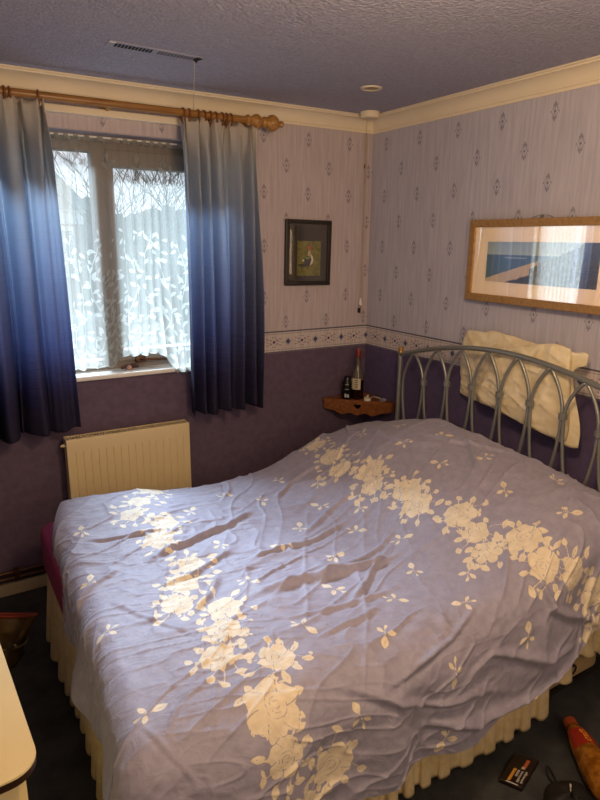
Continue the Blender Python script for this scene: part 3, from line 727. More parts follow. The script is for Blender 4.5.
# ---- duvet
SPR = [(-1.908, -1.115), (-1.923, -1.396), (-1.919, -1.745), (-1.441, -0.792), (-1.241, -0.664), (-0.976, -0.676), (-0.889, -0.865), (-1.137, -0.819), (-0.968, -1.011), (-1.133, -1.119), (-1.455, -1.105), (-1.28, -1.241), (-1.151, -1.38), (-1.478, -1.372), (-1.263, -1.544), (-1.453, -1.66), (-1.434, -1.961), (-0.967, -1.249), (-0.553, -0.731), (-0.446, -0.866), (-0.427, -1.116), (-0.564, -1.034), (-0.57, -1.26), (-0.431, -1.362), (-0.533, -1.554), (-0.348, -1.63), (-0.487, -1.782), (-0.881, -1.157), (-0.895, -1.419), (-0.977, -1.584), (-0.866, -1.716), (-1.136, -1.679), (-0.968, -1.8), (-1.27, -1.799), (-0.815, -1.999), (-1.114, -1.957), (-0.813, -2.234), (-1.142, -2.156), (-1.86, -.80)]
ROSE = [(-1.519, -0.529), (-1.604, -0.654), (-1.666, -0.754), (-1.574, -0.866), (-1.634, -0.977), (-1.589, -1.171), (-1.655, -1.269), (-1.711, -1.37), (-1.596, -1.459), (-1.644, -1.558), (-1.706, -1.658), (-1.578, -1.737), (-1.655, -1.861), (-1.654, -1.97), (-1.512, -2.069), (-1.60, -2.15), (-0.70, -0.56), (-0.738, -0.746), (-0.785, -0.878), (-0.736, -1.026), (-0.785, -1.106), (-0.727, -1.25), (-0.757, -1.344), (-0.708, -1.513), (-0.733, -1.61), (-0.772, -1.70), (-0.66, -1.752), (-0.684, -1.86), (-0.60, -1.945), (-0.498, -2.073), (-0.49, -2.22)]
FOLD = [[(-1.539, -1.463), (-1.378, -1.464), (-1.226, -1.462), (-1.103, -1.469), (-0.929, -1.482)], [(-1.756, -1.096), (-1.637, -1.05), (-1.515, -1.02), (-1.389, -1.002), (-1.179, -0.898)], [(-1.54, -1.281), (-1.637, -1.389), (-1.711, -1.434)], [(-1.167, -1.176), (-0.889, -1.066), (-0.743, -1.135)], [(-1.362, -1.498), (-0.97, -1.397), (-0.834, -1.34)], [(-1.283, -1.626), (-1.114, -1.528), (-0.925, -1.407)], [(-1.272, -1.893), (-1.092, -1.867), (-0.944, -1.799)], [(-1.26, -2.083), (-0.925, -2.167), (-0.511, -2.25)], [(-1.152, -2.041), (-0.959, -1.993), (-0.574, -2.195)], [(-1.441, -1.723), (-1.311, -1.705), (-1.176, -1.657)], [(-1.961, -1.748), (-1.906, -1.884), (-1.847, -1.977)], [(-1.187, -0.523), (-1.272, -0.754)], [(-1.437, -1.23), (-1.207, -1.241), (-0.952, -1.189)], [(-1.51, -1.577), (-1.321, -1.603), (-1.069, -1.623)], [(-1.756, -1.256), (-1.578, -1.222), (-1.406, -1.125)], [(-1.879, -0.852), (-1.748, -0.886), (-1.566, -0.9)], [(-0.454, -1.008), (-0.463, -1.202), (-0.297, -1.419)], [(-0.304, -0.974), (-0.436, -1.286), (-0.558, -1.434)], [(-0.773, -1.755), (-0.702, -1.992), (-0.4, -2.25)], [(-1.903, -1.234), (-1.805, -1.405), (-1.717, -1.563)], [(-1.338, -1.929), (-1.202, -1.889), (-1.122, -1.861)], [(-1.499, -1.861), (-1.191, -2.024), (-0.857, -2.131)], [(-1.832, -1.074), (-1.967, -1.196)], [(-0.514, -0.573), (-0.551, -0.992), (-0.464, -1.259)], [(-1.077, -0.865), (-0.895, -0.724), (-0.775, -0.704)], [(-0.901, -1.861), (-0.8, -1.782), (-0.702, -1.711)]]
FH = [.017, .014, .012, .009, .009, .011, .008, .016, .012, .008, .003, .012, .009, .007, .010, .008, .010, .012, .012, .004, .007, .010, .010, .009, .010, .008]
XE, YN, YF = -1.93, -1.775, -.52
RY = [-2, -1.9, -1.77, -1.5, -1.2, -.95, -.7, -.5, -.35]; RZ = [.70, .74, .79, .825, .855, .865, .80, .735, .66]
def top(x, y):
    R = np.interp(y, RY, RZ); m = ss(-1.05, -.36, x)
    # far long edge dips a little in the middle of the bed
    dip = -.035*np.exp(-((x+1.25)/.28)**2)*ss(-1.0, -.45, y)
    return .6+(R-.6)*m*(1-.25*ss(-.30, -.17, x))+dip+.028*ss(-1.35, -1.6, x)*ss(-1.1, -.6, y)
STEP = .004
gx = np.arange(-2.36, -.175, STEP); gy = np.arange(-2.36, -.255, STEP)
def build_duvet():
    FXg = gx[:, None]+0*gy[None, :]; FYg = gy[None, :]+0*gx[:, None]
    # the cloth edges: squeeze the grid so that hems sit where the photo shows them
    ovf = np.interp(gy, [-2.36, -1.85, -1.5, -1.0, -.75, -.5, -.25], [.36, .33, .29, .20, .11, .02, .0])   # foot overhang
    ovn = np.interp(gx, [-2.36, -1.95, -1.4, -.8, -.5, -.3, -.17], [.34, .37, .43, .44, .45, .46, .50])     # near overhang
    XEa = np.interp(FYg, [-2.3, -1.8, -1.4, -.9, -.5], [-1.935, -1.93, -1.905, -1.885, -1.855]); d_f = np.maximum(XEa-FXg, 0); d_n = np.maximum(YN-FYg, 0); d_b = np.maximum(FYg-YF, 0)
    maxf = 2.36+XEa; maxn = 2.36+YN
    df = d_f*(ovf[None, :]/maxf); dn = d_n*(ovn[:, None]/maxn)
    FX = np.where(FXg < XEa, XEa-df, FXg); FY = np.where(FYg < YN, YN-dn, FYg)
    # corner: combined distance
    D = np.hypot(df, np.maximum(dn, d_b)); ux = -df/np.maximum(D, 1e-9); uy = np.where(dn > 0, -dn, d_b)/np.maximum(D, 1e-9)
    r = .075+.065*dn/np.maximum(D, 1e-6)
    # flare varies
    th = np.clip(D/r, 0, PI/2)
    flr = .10+.10*ss(-1.5, -1.9, FX)*(dn > 0)
    outp = np.where(D < r*PI/2, r*np.sin(th), r+(D-r*PI/2)*flr)
    drop = np.where(D < r*PI/2, r*(1-np.cos(th)), r+(D-r*PI/2)*.985)
    bx = np.maximum(FX, XEa); by = np.clip(FY, YN, YF)
    X = bx+ux*outp; Y = by+uy*outp; Z = top(bx, np.clip(FY, YN, YF))-drop
    nz = np.cos(th); nh = np.sin(th)
    # height field of folds
    h = np.zeros_like(X)
    h += .007*vnoise(FX*3.1, FY*3.1, 1)+.004*vnoise(FX*6+FY*2, FY*7-FX*2, 2)
    wx = FX+.03*vnoise(FX*5, FY*5, 5); wy = FY+.03*vnoise(FX*5, FY*5, 6)
    # fine creases, running towards the window side
    def ridged(a, b_, s): return (1-np.abs(vnoise(a, b_, s)))**8
    ca, sa = math.cos(.35), math.sin(.35)
    h += .0105*ridged((wx*ca+wy*sa)*4, (-wx*sa+wy*ca)*14, 7)*(.5+.5*vnoise(FX*3, FY*3, 21))
    ca, sa = math.cos(1.0), math.sin(1.0)
    h += (.0100+.006*ss(-1.1, -.7, FX))*ridged((wx*ca+wy*sa)*3, (-wx*sa+wy*ca)*11, 8)*(.5+.5*vnoise(FX*2.5+9, FY*2.5, 22))
    ca, sa = math.cos(-.25), math.sin(-.25)
    h += .0060*ridged((wx*ca+wy*sa)*7, (-wx*sa+wy*ca)*30, 9)*(.5+.5*vnoise(FX*3+5, FY*3, 23))*ss(-.6, -1.3, FX)
    h += .0030*vnoise(wx*28, wy*34, 10)*.6
    for pl, H_ in zip(FOLD, FH):
        P = np.array(pl); tot = sum(np.hypot(*(P[i+1]-P[i])) for i in range(len(P)-1)); acc = 0
        best = np.full(X.shape, 9.); sg = np.zeros_like(X); tt = np.zeros_like(X)
        for i in range(len(P)-1):
            a = P[i]; v_ = P[i+1]-a; l2 = v_@v_; l_ = math.sqrt(l2)
            t_ = np.clip(((wx-a[0])*v_[0]+(wy-a[1])*v_[1])/l2, 0, 1)
            ex = wx-a[0]-v_[0]*t_; ey = wy-a[1]-v_[1]*t_; dd = np.hypot(ex, ey)
            s_ = np.sign(v_[0]*ey-v_[1]*ex); k = dd < best
            best = np.where(k, dd, best); sg = np.where(k, s_, sg); tt = np.where(k, (acc+t_*l_)/tot, tt); acc += l_
        H_ = H_*1.15; w_ = .007+H_*.40; s_ = best*sg
        env = ss(0, .25, tt)*(1-ss(.75, 1, tt)); env = .12+.88*env
        endf = np.exp(-(np.maximum(best, 0)/(w_*3))**2)
        h += H_*env*(np.exp(-(s_/w_)**2)-.35*np.exp(-((s_+1.5*w_)/(w_*1.1))**2))*endf
    # hanging folds on the drape
    q = ss(.06, .35, D)
    along = np.where(dn > 0, FX, FY)
    h += q*(.016*np.sin(along*17+2*vnoise(FX*2, FY*2, 12))+.012*vnoise(along*9, D*3, 13))
    X = X+ux*nh*h; Y = Y+uy*nh*h; Z = Z+nz*h
    Z = np.maximum(Z, .02)
    P = np.stack([X, Y, Z], -1)
    # pattern in flat cloth coordinates
    fxl = FX; fyl = FY
    A = np.full(X.shape, -.02)
    rr = random.Random(12)
    fxc = FX[:, FX.shape[1]//2]; fyc = FY[FY.shape[0]//2, :]
    def st(cx, cy, R, fn):
        i0, i1 = np.searchsorted(fxc, [cx-R-.02, cx+R+.02]); j0, j1 = np.searchsorted(fyc, [cy-R-.03, cy+R+.03])
        i0 = max(i0-8, 0); j0 = max(j0-8, 0); i1 += 8; j1 += 8
        if i1 <= i0 or j1 <= j0: return
        px = FX[i0:i1, j0:j1]; py = FY[i0:i1, j0:j1]; A[i0:i1, j0:j1] = fn(A[i0:i1, j0:j1], px, py)
    def leaf(cx, cy, L_, W, a, vein=True):
        def f(old, px, py):
            d = leaf_sdf(px, py, cx, cy, L_, W, a)
            if vein and W > .008:
                d = np.minimum(d, -line_sdf(px, py, [(cx-math.cos(a)*L_*.8, cy-math.sin(a)*L_*.8), (cx+math.cos(a)*L_*.35, cy+math.sin(a)*L_*.35)], .0010))
            return np.maximum(old, d)
        st(cx, cy, L_, f)
    def stem(pts, w_=.0016):
        c = np.mean(pts, 0); R = max(np.hypot(*(np.array(p)-c)) for p in pts)+.01
        st(c[0], c[1], R, lambda old, px, py: np.maximum(old, line_sdf(px, py, pts, w_)))
    def rose(cx, cy, R, a0):
        k = rr.choice([5, 5, 6]); p1 = rr.random()*6
        def f(old, px, py):
            dx = px-cx; dy = py-cy; rad = np.hypot(dx, dy); th = np.arctan2(dy, dx)
            rim = R*(.86+.13*np.abs(np.cos(k*(th-a0)/2))**.6*1.3-.10*np.abs(np.sin(3*th+p1))+.03*np.sin(11*th+p1))
            d = rim-rad
            g = np.full(rad.shape, 9.)
            # petal separations: radial curved gaps outside, a spiral bud inside
            for i in range(k):
                a = a0+2*PI*(i+.5)/k
                pts = [(cx+R*q_*math.cos(a+.5*(q_-.5)), cy+R*q_*math.sin(a+.5*(q_-.5))) for q_ in (.50, .66, .82, 1.02)]
                g = np.minimum(g, -line_sdf(px, py, pts, .0013))
            ox, oy = cx+.14*R*math.cos(a0), cy+.14*R*math.sin(a0)
            for (ra, s0, s1) in ((.42, .3, 3.4), (.40, 3.7, 5.9), (.25, 1.2, 4.6), (.12, 4.0, 8.2)):
                pts = [(ox+R*ra*(1+.12*math.sin(2*q_+p1))*math.cos(q_+a0), oy+R*ra*math.sin(q_+a0)) for q_ in np.linspace(s0, s1, 10)]
                g = np.minimum(g, -line_sdf(px, py, pts, .0011))
            return np.maximum(np.minimum(old, np.maximum(-(d+.004), -.02)) if False else np.where(d > -.004, np.minimum(old, -d-.002), old), np.minimum(d, g))
        st(cx, cy, R*1.1, f)
    # stems and leaves of the two bands first, then roses on top
    for cx, cy in ROSE:
        for k in range(10):
            a = 2*PI*(k+rr.random()*.7)/10; q_ = rr.uniform(.056, .085)
            if rr.random() < .3: q_ += .02
            lx, ly = cx+q_*math.cos(a)*.95, cy+q_*math.sin(a)
            stem([(cx+.03*math.cos(a), cy+.03*math.sin(a)), (cx+q_*.6*math.cos(a+.15), cy+q_*.6*math.sin(a+.15)), (lx, ly)])
            leaf(lx, ly, rr.uniform(.014, .024), rr.uniform(.008, .012), a+rr.uniform(-1.1, 1.1))
            if rr.random() < .5: leaf(lx+rr.uniform(-.02, .02), ly+rr.uniform(-.025, .025), .010, .005, rr.uniform(0, 6))
    sizes = [rr.uniform(.047, .062) for _ in ROSE]
    sizes[12] = .074; sizes[11] = .052; sizes[13] = .050; sizes[27] = .058; sizes[5] = .05
    for (cx, cy), R in zip(ROSE, sizes): rose(cx, cy, R, rr.random()*6)
    for cx, cy in SPR:
        a = rr.random()*6; s_ = rr.uniform(.9, 1.15)
        stem([(cx-.030*s_*math.cos(a), cy-.030*s_*math.sin(a)), (cx, cy+.003), (cx+.020*s_*math.cos(a), cy+.020*s_*math.sin(a))], .0013)
        leaf(cx+.026*s_*math.cos(a), cy+.026*s_*math.sin(a), .020*s_, .0105*s_, a)
        leaf(cx-.006*math.cos(a)-.017*math.sin(a), cy-.006*math.sin(a)+.017*math.cos(a), .015*s_, .0075*s_, a+2.0)
        leaf(cx-.014*math.cos(a)+.014*math.sin(a), cy-.014*math.sin(a)-.014*math.cos(a), .014*s_, .0065*s_, a-2.3)
        leaf(cx-.030*math.cos(a), cy-.030*math.sin(a), .011*s_, .0045*s_, a+2.9)
    me = grid_mesh('duvet', P); set_attr(me, 'floral', A)
    return me
o = obj('duvet', build_duvet(), M_duvet); tag(o, 'rumpled lilac duvet printed with two bands of cream roses, spread over the bed', 'duvet')
# ---- pillows wedged behind the headboard
def pillow(name, corners, thick, xc, label, seed, flap=False):
    """corners: (y,z) of TL,TR,BR,BL as seen from the room"""
    n = 70; U = np.linspace(0, 1, n)[:, None]; V = np.linspace(0, 1, n)[None, :]
    c = np.array(corners)
    Yc = (c[0][0]*(1-U)+c[1][0]*U)*(1-V)+(c[3][0]*(1-U)+c[2][0]*U)*V
    Zc = (c[0][1]*(1-U)+c[1][1]*U)*(1-V)+(c[3][1]*(1-U)+c[2][1]*U)*V
    pu = np.clip(1-np.abs(2*U-1)**2.6, 0, 1); pv = np.clip(1-np.abs(2*V-1)**2.6, 0, 1)
    th = thick*(pu*pv)**.42
    # edges pulled in between the corners
    pin = .008; uu = 2*U-1; vv = 2*V-1; Ur = (uu*np.sqrt(1-.16*vv**4)+1)/2; Vr = (vv*np.sqrt(1-.16*uu**4)+1)/2
    Yc = (c[0][0]*(1-Ur)+c[1][0]*Ur)*(1-Vr)+(c[3][0]*(1-Ur)+c[2][0]*Ur)*Vr
    Zc = (c[0][1]*(1-Ur)+c[1][1]*Ur)*(1-Vr)+(c[3][1]*(1-Ur)+c[2][1]*Ur)*Vr
    Yc = Yc+pin*(1-2*U)*-1*np.sin(PI*V)*np.abs(2*U-1)**3; Zc = Zc-pin*(1-2*V)*np.sin(PI*U)*np.abs(2*V-1)**3
    Zc = Zc+.010*vnoise(U*5+0*V, V*5+0*U, seed); Yc = Yc+.008*vnoise(U*5+0*V, V*5+3+0*U, seed+1)
    wr = .007*(1-np.abs(vnoise(U*3+V*2, V*7-U*3, seed+2)))**3+.006*(1-np.abs(vnoise(U*8+V*3, V*3-U*2, seed+3)))**3+.003*vnoise(U*16+0*V, V*16+0*U, seed+4)
    F_ = np.stack([xc-th/2-wr*np.sqrt(np.clip(th/thick, 0, 1)), Yc, Zc], -1); B_ = np.stack([xc+th/2+0*wr, Yc, Zc], -1)
    P = np.concatenate([F_, B_[::-1]], 0)
    me = grid_mesh(name, P, closed_u=True)
    o = obj(name, me, M_pil); tag(o, label, 'pillow', 'pillows behind the headboard'); return o
pb = pillow('pillow', [(-.815, 1.262), (-1.30, 1.245), (-1.30, .89), (-.815, .915)], .042, -.036, 'rear cream pillow wedged against the wall behind the headboard, its corner nearest the corner shelf', 3)
pf = pillow('pillow', [(-1.10, 1.215), (-1.455, 1.268), (-1.50, .848), (-.965, .925)], .056, -.098, 'front cream pillow pressed against the headboard arches with its open flap to the right', 8)
del pb['group'], pf['group']
# open pillowcase flap
U = np.linspace(0, 1, 40)[:, None]; V = np.linspace(0, 1, 30)[None, :]
Yv = -1.39-.125*U*(1-.42*ss(.10, .16, V)+.42*ss(.2, .9, V)); Zv = 1.250-.020*U-(.38)*V+.006*np.sin(U*9+V*4)
Xv = -.075-.008*np.sin(U*7+V*5)-.018*np.sin(PI*U)+0*Zv
o = obj('pillowcase_flap', grid_mesh('flap', np.stack([Xv, Yv, Zv], -1)), M_pil, pf); o.modifiers.new('s', 'SOLIDIFY').thickness = .003
# ================================================================ LEFT: cream chest, bag
t = empty('cream_chest', (-2.38, -1.50, 0), 'cream topped chest with a rounded corner and dark brown edge beside the bed foot', 'chest')
def rrect(x0, y0, x1, y1, r, n=8):
    P = []
    for cx, cy, a in ((x1-r, y1-r, 0), (x0+r, y1-r, PI/2), (x0+r, y0+r, PI), (x1-r, y0+r, 1.5*PI)):
        for k in range(n+1): q = a+PI/2*k/n; P.append((cx+r*math.cos(q), cy+r*math.sin(q)))
    return P
cx0, cx1, cy0, cy1 = -.33, .186, -.470, .30
rot = RotTo((0, 0, 0), (0, 0, math.radians(3.5)))
M_chest = simple('cream laminate', 'e0cf9e', .4, .02, 5)
b = NB(); prism(b, rrect(cx0, cy0, cx1, cy1, .05), .004, rot @ RotTo((0, 0, .756))); obj('top', b, M_chest, t)
b = NB(); prism(b, rrect(cx0+.001, cy0+.001, cx1-.001, cy1-.001, .05), .016, rot @ RotTo((0, 0, .740))); obj('top_edging', b, simple('dark brown edging', '2e1a10', .4), t)
b = NB(); box(b, (cx0+.02, cy0+.03, .06), (cx1-.035, cy1-.02, .74), .003, M=rot); bd = obj('carcass', b, M_chest, t)
for k in range(3):
    b = NB(); z0 = .09+k*.215; box(b, (cx1-.037, cy0+.05, z0), (cx1-.021, cy1-.04, z0+.20), .004, M=rot); d = obj('drawer', b, M_chest, t)
    b = NB(); lathe(b, [(.008, 0), (.006, .010), (.014, .018), (.012, .024), (.001, .026)], 16, rot @ RotTo((cx1-.022, (cy0+cy1)/2, z0+.10), (0, PI/2, 0))); obj('knob', b, M_brass, d, smooth=True)
b = NB(); box(b, (cx0+.04, cy0+.05, 0), (cx1-.06, cy1-.04, .06), 0, M=rot); obj('plinth', b, M_dark, t)
# bag
t = empty('leather_tote_bag', (-2.165, -.49, 0), 'slouchy brown leather bag with closed red-brown top edge on the carpet by the bed foot', 'bag', rot=(0, 0, math.radians(-31)))
U = np.linspace(0, 2*PI, 73)[:-1][:, None]; V = np.linspace(0, 1, 26)[None, :]
ax_ = .085+.085*V**1.2; ay_ = .065*(1-V**2)+.008
sup = lambda c_: np.sign(c_)*np.abs(c_)**.8
X = ax_*sup(np.cos(U))+.02*V*0; Y = ay_*sup(np.sin(U)); Z = .20*V+.006*V*np.cos(U)**2+0*X
wob = .008*vnoise(U*3, V*5+0*U, 31); X = X*(1+wob*4); Y = Y+wob
mm = Mat('brown leather', .45); n1 = mm.noise(14, 4); mm.color(mm.mix(n1.step(.3, .7), '33240f', '5a4522')); mm.bump(n1, .3, .01)
o = obj('bag_body', grid_mesh('bag', np.stack([X, Y, Z], -1), closed_u=True), mm.m, t); o.modifiers.new('s', 'SOLIDIFY').thickness = .003
b = NB(); k = 48; tube(b, [(.172*np.sign(math.cos(a))*abs(math.cos(a))**.8, .010*np.sign(math.sin(a))*abs(math.sin(a))**.8, .202+.006*math.cos(a)**2) for a in [2*PI*q/k for q in range(k)]], .006, 8, closed=True)
obj('rim', b, simple('red brown trim', '7a2c16', .4, .1), t, smooth=True)
b = NB(); box(b, (-.085, -.05, 0), (.085, .05, .004)); obj('bag_base', b, M_dark, t)
b = NB(); tube(b, [(.120*math.cos(a), .062*math.sin(a), .085) for a in [2*PI*q/40 for q in range(40)]], .005, 8, closed=True); obj('seam_band', b, simple('olive band', '6a5a28', .5), t, smooth=True)
b = NB(); bmesh.ops.create_icosphere(b, subdivisions=2, radius=.007, matrix=Matrix.Translation((.10, -.052, .105))); obj('stud', b, M_chrome, t, smooth=True)
# ================================================================ RIGHT FLOOR ITEMS
ang = math.atan2(-.148, -.088)
t = empty('drink_bottle', (-.515, -1.905, .0), 'amber plastic drink bottle with orange cap and red label lying on the carpet', 'bottle', rot=(0, 0, ang)); t.scale = (1.15, 1.32, 1.32)
# local x runs from the cap to the base; lathe around x
prof = [(.0125, .018), (.0125, .024), (.017, .030), (.0246, .055), (.0300, .085), (.0330, .110), (.0335, .125), (.0345, .140), (.037, .165), (.0385, .205), (.036, .235), (.030, .245), (.001, .240)]
Mx = RotTo((0, 0, .039), (0, PI/2, 0))
pl = Mat('amber plastic', .12); n1 = pl.noise(40, 3); pl.color(pl.mix(n1.step(.35, .65), '8a5214', 'b87c2a')); pl.b.inputs['Transmission Weight'].default_value = .35; pl.bump(n1, .2, .01)
b = NB(); lathe(b, prof, 32, Mx); obj('bottle_body', b, pl.m, t, smooth=True)
b = NB(); lathe(b, [(.001, 0), (.013, 0), (.0165, .002), (.0165, .020), (.0155, .023)], 24, Mx); obj('cap', b, simple('orange cap', '9a4420', .4), t, smooth=True, angle=40)
mm = Mat('red label', .35); P = mm.pos(); n1 = mm.noise(90, 2)
mm.color('8a1c10')
lp = [(.0252, .055), (.0306, .085), (.0336, .110), (.0341, .122)]
b = NB(); R_ = []
for r_, x_ in lp:
    R_.append([b.verts.new((x_, r_*math.cos(a), .039+r_*math.sin(a))) for a in [math.radians(20+k*10) for k in range(15)]])
for A_, B_ in zip(R_, R_[1:]):
    for k in range(14): b.faces.new((A_[k], A_[k+1], B_[k+1], B_[k]))
lb = obj('label', b, mm.m, t, smooth=True)
b = NB()     # yellow blocky lettering marks on the label
for k in range(6):
    xx = .066+k*.009; rr_ = np.interp(xx, [.055, .085, .110, .122], [.0252, .0306, .0336, .0341])+.0006
    for a_ in ((74, 84), (88, 97)):
        pa, pb_ = [math.radians(q) for q in a_]
        if (k+a_[0]) % 3 == 0: pb_ -= .08
        vs = [b.verts.new((x_, rr_*math.cos(a), .039+rr_*math.sin(a)+.0004)) for x_, a in ((xx, pa), (xx+.0055, pa), (xx+.0055, pb_), (xx, pb_))]; b.faces.new(vs)
obj('label_lettering', b, simple('yellow ink', 'd8902c', .5), lb)
# booklet / packet
t = empty('chocolate_box', (-.800, -1.930, 0), 'small dark carton with orange stripe and pale lettering lying on the carpet by the valance', 'carton')
P4 = [(-.756, -1.880), (-.710, -1.940), (-.845, -1.984), (-.880, -1.922)]
loc = lambda p_: (p_[0]+.800, p_[1]+1.930)
q4 = [loc(p_) for p_ in P4]
b = NB(); prism(b, q4, .016); o = obj('carton', b, simple('dark brown card', '1e110c', .35, .1), t); o.modifiers.new('b', 'BEVEL').width = .0015
A4 = [Vector((*q, 0)) for q in q4]
def onc(u_, v_):  # u along far->near (q0->q3), v along q0->q1
    p_ = A4[0]*(1-u_)*(1-v_)+A4[1]*(1-u_)*v_+A4[2]*u_*v_+A4[3]*u_*(1-v_); return (p_.x, p_.y)
def quad(b, u0, u1, v0, v1, z=.0163, h=.0004):
    prism(b, [onc(u0, v0), onc(u0, v1), onc(u1, v1), onc(u1, v0)][::-1], h, RotTo((0, 0, z)))
b = NB(); quad(b, .50, .93, .30, .42); obj('orange_stripe', b, simple('gold ink', 'c08a2a', .5), t)
b = NB(); quad(b, .12, .38, .58, .72); obj('printed_finger', b, simple('orange ink', 'a4522c', .5), t)
b = NB(); quad(b, .38, .45, .56, .70); obj('printed_tip', b, simple('pale ink', 'b8a080', .5), t)
b = NB(); rl = random.Random(5)
for v0 in (.48, .64, .80):
    u_ = .50+.03*rl.random()
    while u_ < (.86 if v0 != .48 else .74):
        w_ = rl.uniform(.03, .05); quad(b, u_, u_+w_, v0, v0+rl.choice([.07, .10, .09])); u_ += w_+.014
obj('lettering', b, simple('off white ink', 'b4aca4', .5), t)
b = NB(); quad(b, .955, .985, .28, .80); obj('white_edge', b, simple('white card edge', 'c4bcb8', .5), t)
# black bag at the bottom right
t = empty('black_shoulder_bag', (-.765, -2.095, 0), 'black slouched bag with a loop strap and tan piping at the bottom right', 'bag', rot=(0, 0, .3))
U = np.linspace(0, 2*PI, 61)[:-1][:, None]; V = np.linspace(0, 1, 20)[None, :]
rad_ = np.sin(np.clip(V*.98+.02, 0, 1)*PI/2)
X = .085*np.cos(U)*rad_*(1+.1*np.cos(3*U)); Y = .078*np.sin(U)*rad_*(1+.1*np.sin(2*U)); Z = .002+.050*np.cos(V*PI/2)*(1+.15*np.sin(3*U+1))+.0*X
mm = Mat('black nylon', .7); n1 = mm.noise(20, 3); mm.color(mm.mix(n1.step(.3, .7), '090807', '16120e')); mm.bump(n1, .3, .01)
obj('bag_body', grid_mesh('bagb', np.stack([X, Y, Z], -1), closed_u=True), mm.m, t)
b = NB(); tube(b, [(.092*math.cos(a), .088*math.sin(a), .018+.012*math.sin(2*a)) for a in [PI*.75+q/24*PI*.9 for q in range(25)]], .004, 8); obj('tan_piping', b, simple('tan piping', '4a3420', .6), t, smooth=True)
b = NB(); tube(b, [(.072+.032*math.cos(a)*math.cos(.72)-.009*math.sin(a)*math.sin(.72), .082+.032*math.cos(a)*math.sin(.72)+.009*math.sin(a)*math.cos(.72), .006+.006*math.cos(a)**2) for a in [2*PI*q/32 for q in range(32)]], .0032, 8, closed=True); obj('strap_loop', b, mm.m, t, smooth=True)
b = NB(); box(b, (-.014, -.003, .0), (.014, .003, .004), .001, M=RotTo((.02, .01, .052), (0, 0, .4))); obj('zip_pull', b, simple('zip pull', 'b4aca0', .3), t)
# ================================================================ OUTSIDE
M_roof = Mat('grey roof tiles', .8); P = M_roof.pos(); rw = (P[2]*9).wrap(0, 1); M_roof.color(M_roof.mix(rw.gt(.8), '4c5860', '353e44')); M_roof = M_roof.m
M_render = simple('white render', 'aab0b2', .8, .03); M_brick = simple('buff brick', '8a745e', .8, .1, 3); M_upvc = simple('white upvc', 'b8bcbe', .4, .02)
M_pane = simple('house window', '5c6a70', .15, .1); M_bark = simple('grey bark', '45423e', .9, .2, 6); M_hedge = simple('winter shrub', '4e5850', .95, .3, 4)
M_grass = simple('lawn', '3e4838', .95, .15, 2); M_fence = simple('pale fence', '83847c', .9, .1, 2)
GZ = -2.6
b = NB(); box(b, (-30, .6, -2.8), (40, 60, -1.9)); o = obj('ground', b, M_grass); o['kind'] = 'structure'
t = empty('neighbour_house', (-1.5, 13, GZ), 'neighbouring house with grey tiled roof and white windows seen through the left pane', 'house')
b = NB(); box(b, (-4.5, -.6, 0), (2.55, 5, 4.75)); obj('wall', b, M_brick, t)
b = NB(); box(b, (-4.5, -.66, 4.55), (2.62, -.58, 4.85), .01); box(b, (-4.5, -.72, 4.80), (2.7, -.60, 4.92), .02); obj('fascia', b, M_upvc, t)
b = NB(); R0 = [(-4.5, -.8, 4.9), (2.75, -.8, 4.9), (1.55, 1.4, 6.9), (-.2, 1.4, 6.9+1.4), (-4.5, 1.4, 8.3)]
# a roof slope whose verge falls to the right
vs = [b.verts.new(p_) for p_ in [(-4.5, -.8, 4.88), (2.82, -.8, 4.88), (.7, 2.6, 7.9), (-4.5, 2.6, 7.9)]]; b.faces.new(vs)
vs2 = [b.verts.new(p_) for p_ in [(-4.5, 5.4, 4.88), (2.82, 5.4, 4.88)]]; b.faces.new((vs[3], vs[2], vs2[1], vs2[0])); b.faces.new((vs[1], vs2[1], vs[2]))
obj('roof', b, M_roof, t)
for x0, x1 in ((1.55, 2.40), (-.4, .5), (-2.6, -1.4)):
    b = NB(); box(b, (x0, -.70, 3.35), (x1, -.58, 4.5), .01); w_ = obj('window', b, M_upvc, t)
    m2 = (x0+x1)/2
    b = NB(); box(b, (x0+.08, -.715, 3.45), (m2-.05, -.70, 4.40)); box(b, (m2+.05, -.715, 3.45), (x1-.08, -.70, 4.40)); obj('pane', b, M_pane, w_)
b = NB(); box(b, (-4.5, -1.8, 0), (2.9, -.62, 2.5), .01); obj('porch', b, M_render, t)
t = empty('garden_fence', (1.0, 8.0, -1.9), 'pale horizontal board fence across the garden outside the window', 'fence')
b = NB()
for k in range(9): box(b, (-6, -.02, .1+k*.22), (7, .02, .28+k*.22), .005)
obj('boards', b, M_fence, t)
for k in range(8):
    b = NB(); box(b, (-6+k*1.8, -.06, 0), (-5.9+k*1.8, -.02, 2.0), .01); obj('post', b, M_fence, t)
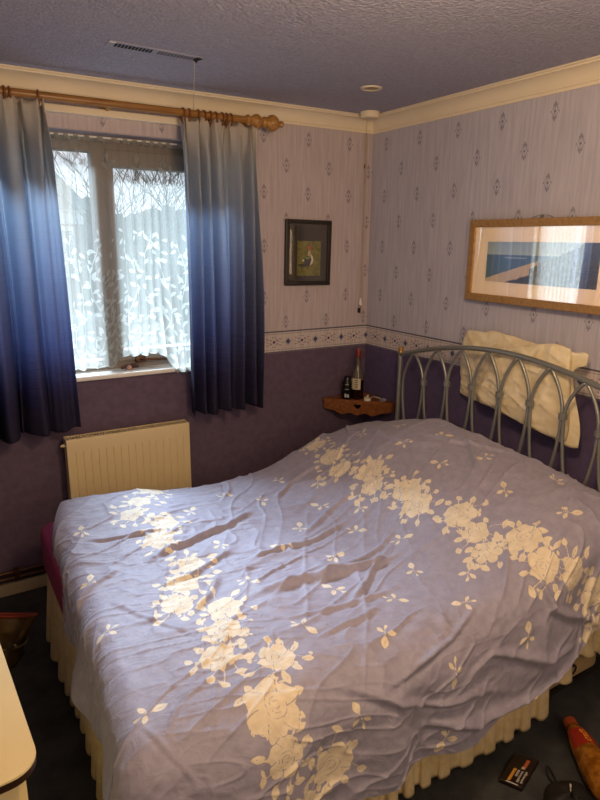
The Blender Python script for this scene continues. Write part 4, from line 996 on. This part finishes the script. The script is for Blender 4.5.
def tree(x, y, h, seed, label):
    t = empty('bare_tree', (x, y, GZ), label, 'tree'); rt_ = random.Random(seed); b = NB(); bb = NB()
    def grow(bmx, p_, d, L_, r_, lv):
        pts = [p_]; q = p_.copy(); dd = d.copy()
        for k in range(3):
            dd = (dd+Vector((rt_.uniform(-.15, .15), rt_.uniform(-.15, .15), rt_.uniform(-.02, .12)))).normalized(); q = q+dd*L_/3; pts.append(q.copy())
        tube(bmx, pts, [r_, r_*.85, r_*.7, r_*.55], 5 if lv > 1 else 8, cap=False)
        if lv < 5:
            for k in range(4 if lv < 4 else 3):
                a = rt_.uniform(0, 2*PI); tilt = rt_.uniform(.35, .85)
                o_ = Vector((math.cos(a), math.sin(a), 0)); nd = (dd*math.cos(tilt)+o_*math.sin(tilt)).normalized()
                src = pts[-1] if k == 0 else pts[rt_.choice([2, 3])]
                grow(bb, src, nd, L_*rt_.uniform(.55, .75), r_*.52, lv+1)
    grow(b, Vector((0, 0, 0)), Vector((0, 0, 1)), h*.42, .075, 0)
    obj('trunk', b, M_bark, t); obj('branches', bb, M_bark, t)
tree(1.80, 9.8, 6.4, 4, 'bare winter tree standing alone in the middle of the right window pane')
tree(4.6, 18.5, 8.5, 9, 'bare winter tree further back, in front of the overgrown hedge')
U = np.linspace(0, 1, 220)[:, None]; V = np.linspace(0, 1, 60)[None, :]
ang_ = PI*V
hh_ = 4.7+.35*vnoise(U*9+0*V, 0*V+0*U+.3, 61)+.2*vnoise(U*45+0*V, V*4+0*U, 62)
X = -2+16*U+.25*vnoise(U*60, V*20+0*U, 63); Y = -1.2*np.cos(ang_)*(1+.2*vnoise(U*50, V*14+0*U, 64)); Z = hh_*np.sin(ang_)**.45+.25*vnoise(U*70, V*18+0*U, 65)
o = obj('hedge', grid_mesh('hedge', np.stack([X, Y+0*U, Z], -1)), M_hedge); o.location = (0, 23, -1.95); tag(o, 'long overgrown winter hedge closing the view outside the window', 'hedge')
# ================================================================ LIGHT
def area(name, loc, target, size, energy, color, sy=None):
    l = bpy.data.lights.new(name, 'AREA'); l.energy = energy; l.color = color; l.size = size
    if sy: l.shape = 'RECTANGLE'; l.size_y = sy
    o = bpy.data.objects.new(name, l); COL.objects.link(o); o.location = loc
    o.rotation_euler = (Vector(target)-Vector(loc)).to_track_quat('-Z', 'Y').to_euler(); return o
area('sky_glow', (-.9, 4.2, 4.9), (-.9, -1.2, .6), 4.6, 3100, (.62, .80, 1.0), .9)
l = bpy.data.lights.new('ceiling_bulb', 'POINT'); l.energy = 40; l.color = (1.0, .68, .38); l.shadow_soft_size = .10
o = bpy.data.objects.new('ceiling_bulb', l); COL.objects.link(o); o.location = (-1.40, -2.15, 2.02)
l = bpy.data.lights.new('front_fill', 'AREA'); l.energy = 15; l.color = (1, .74, .48); l.size = 1.2  # unseen warm fill, added to brighten the near side of the bed
o = bpy.data.objects.new('front_fill', l); COL.objects.link(o); o.location = (-1.5, -3.35, 1.6); o.rotation_euler = (math.radians(80), 0, math.radians(-10))
w = bpy.data.worlds.new('overcast'); SC.world = w; w.use_nodes = True
bg = w.node_tree.nodes['Background']; bg.inputs[0].default_value = (.80, .90, 1.0, 1); bg.inputs[1].default_value = 1.15
SC.view_settings.view_transform = 'Standard'; SC.view_settings.look = 'None'; SC.view_settings.exposure = 0
SC.cycles.use_denoising = True; SC.cycles.transparent_max_bounces = 16; SC.cycles.max_bounces = 8
SC.cycles.sample_clamp_indirect = 4
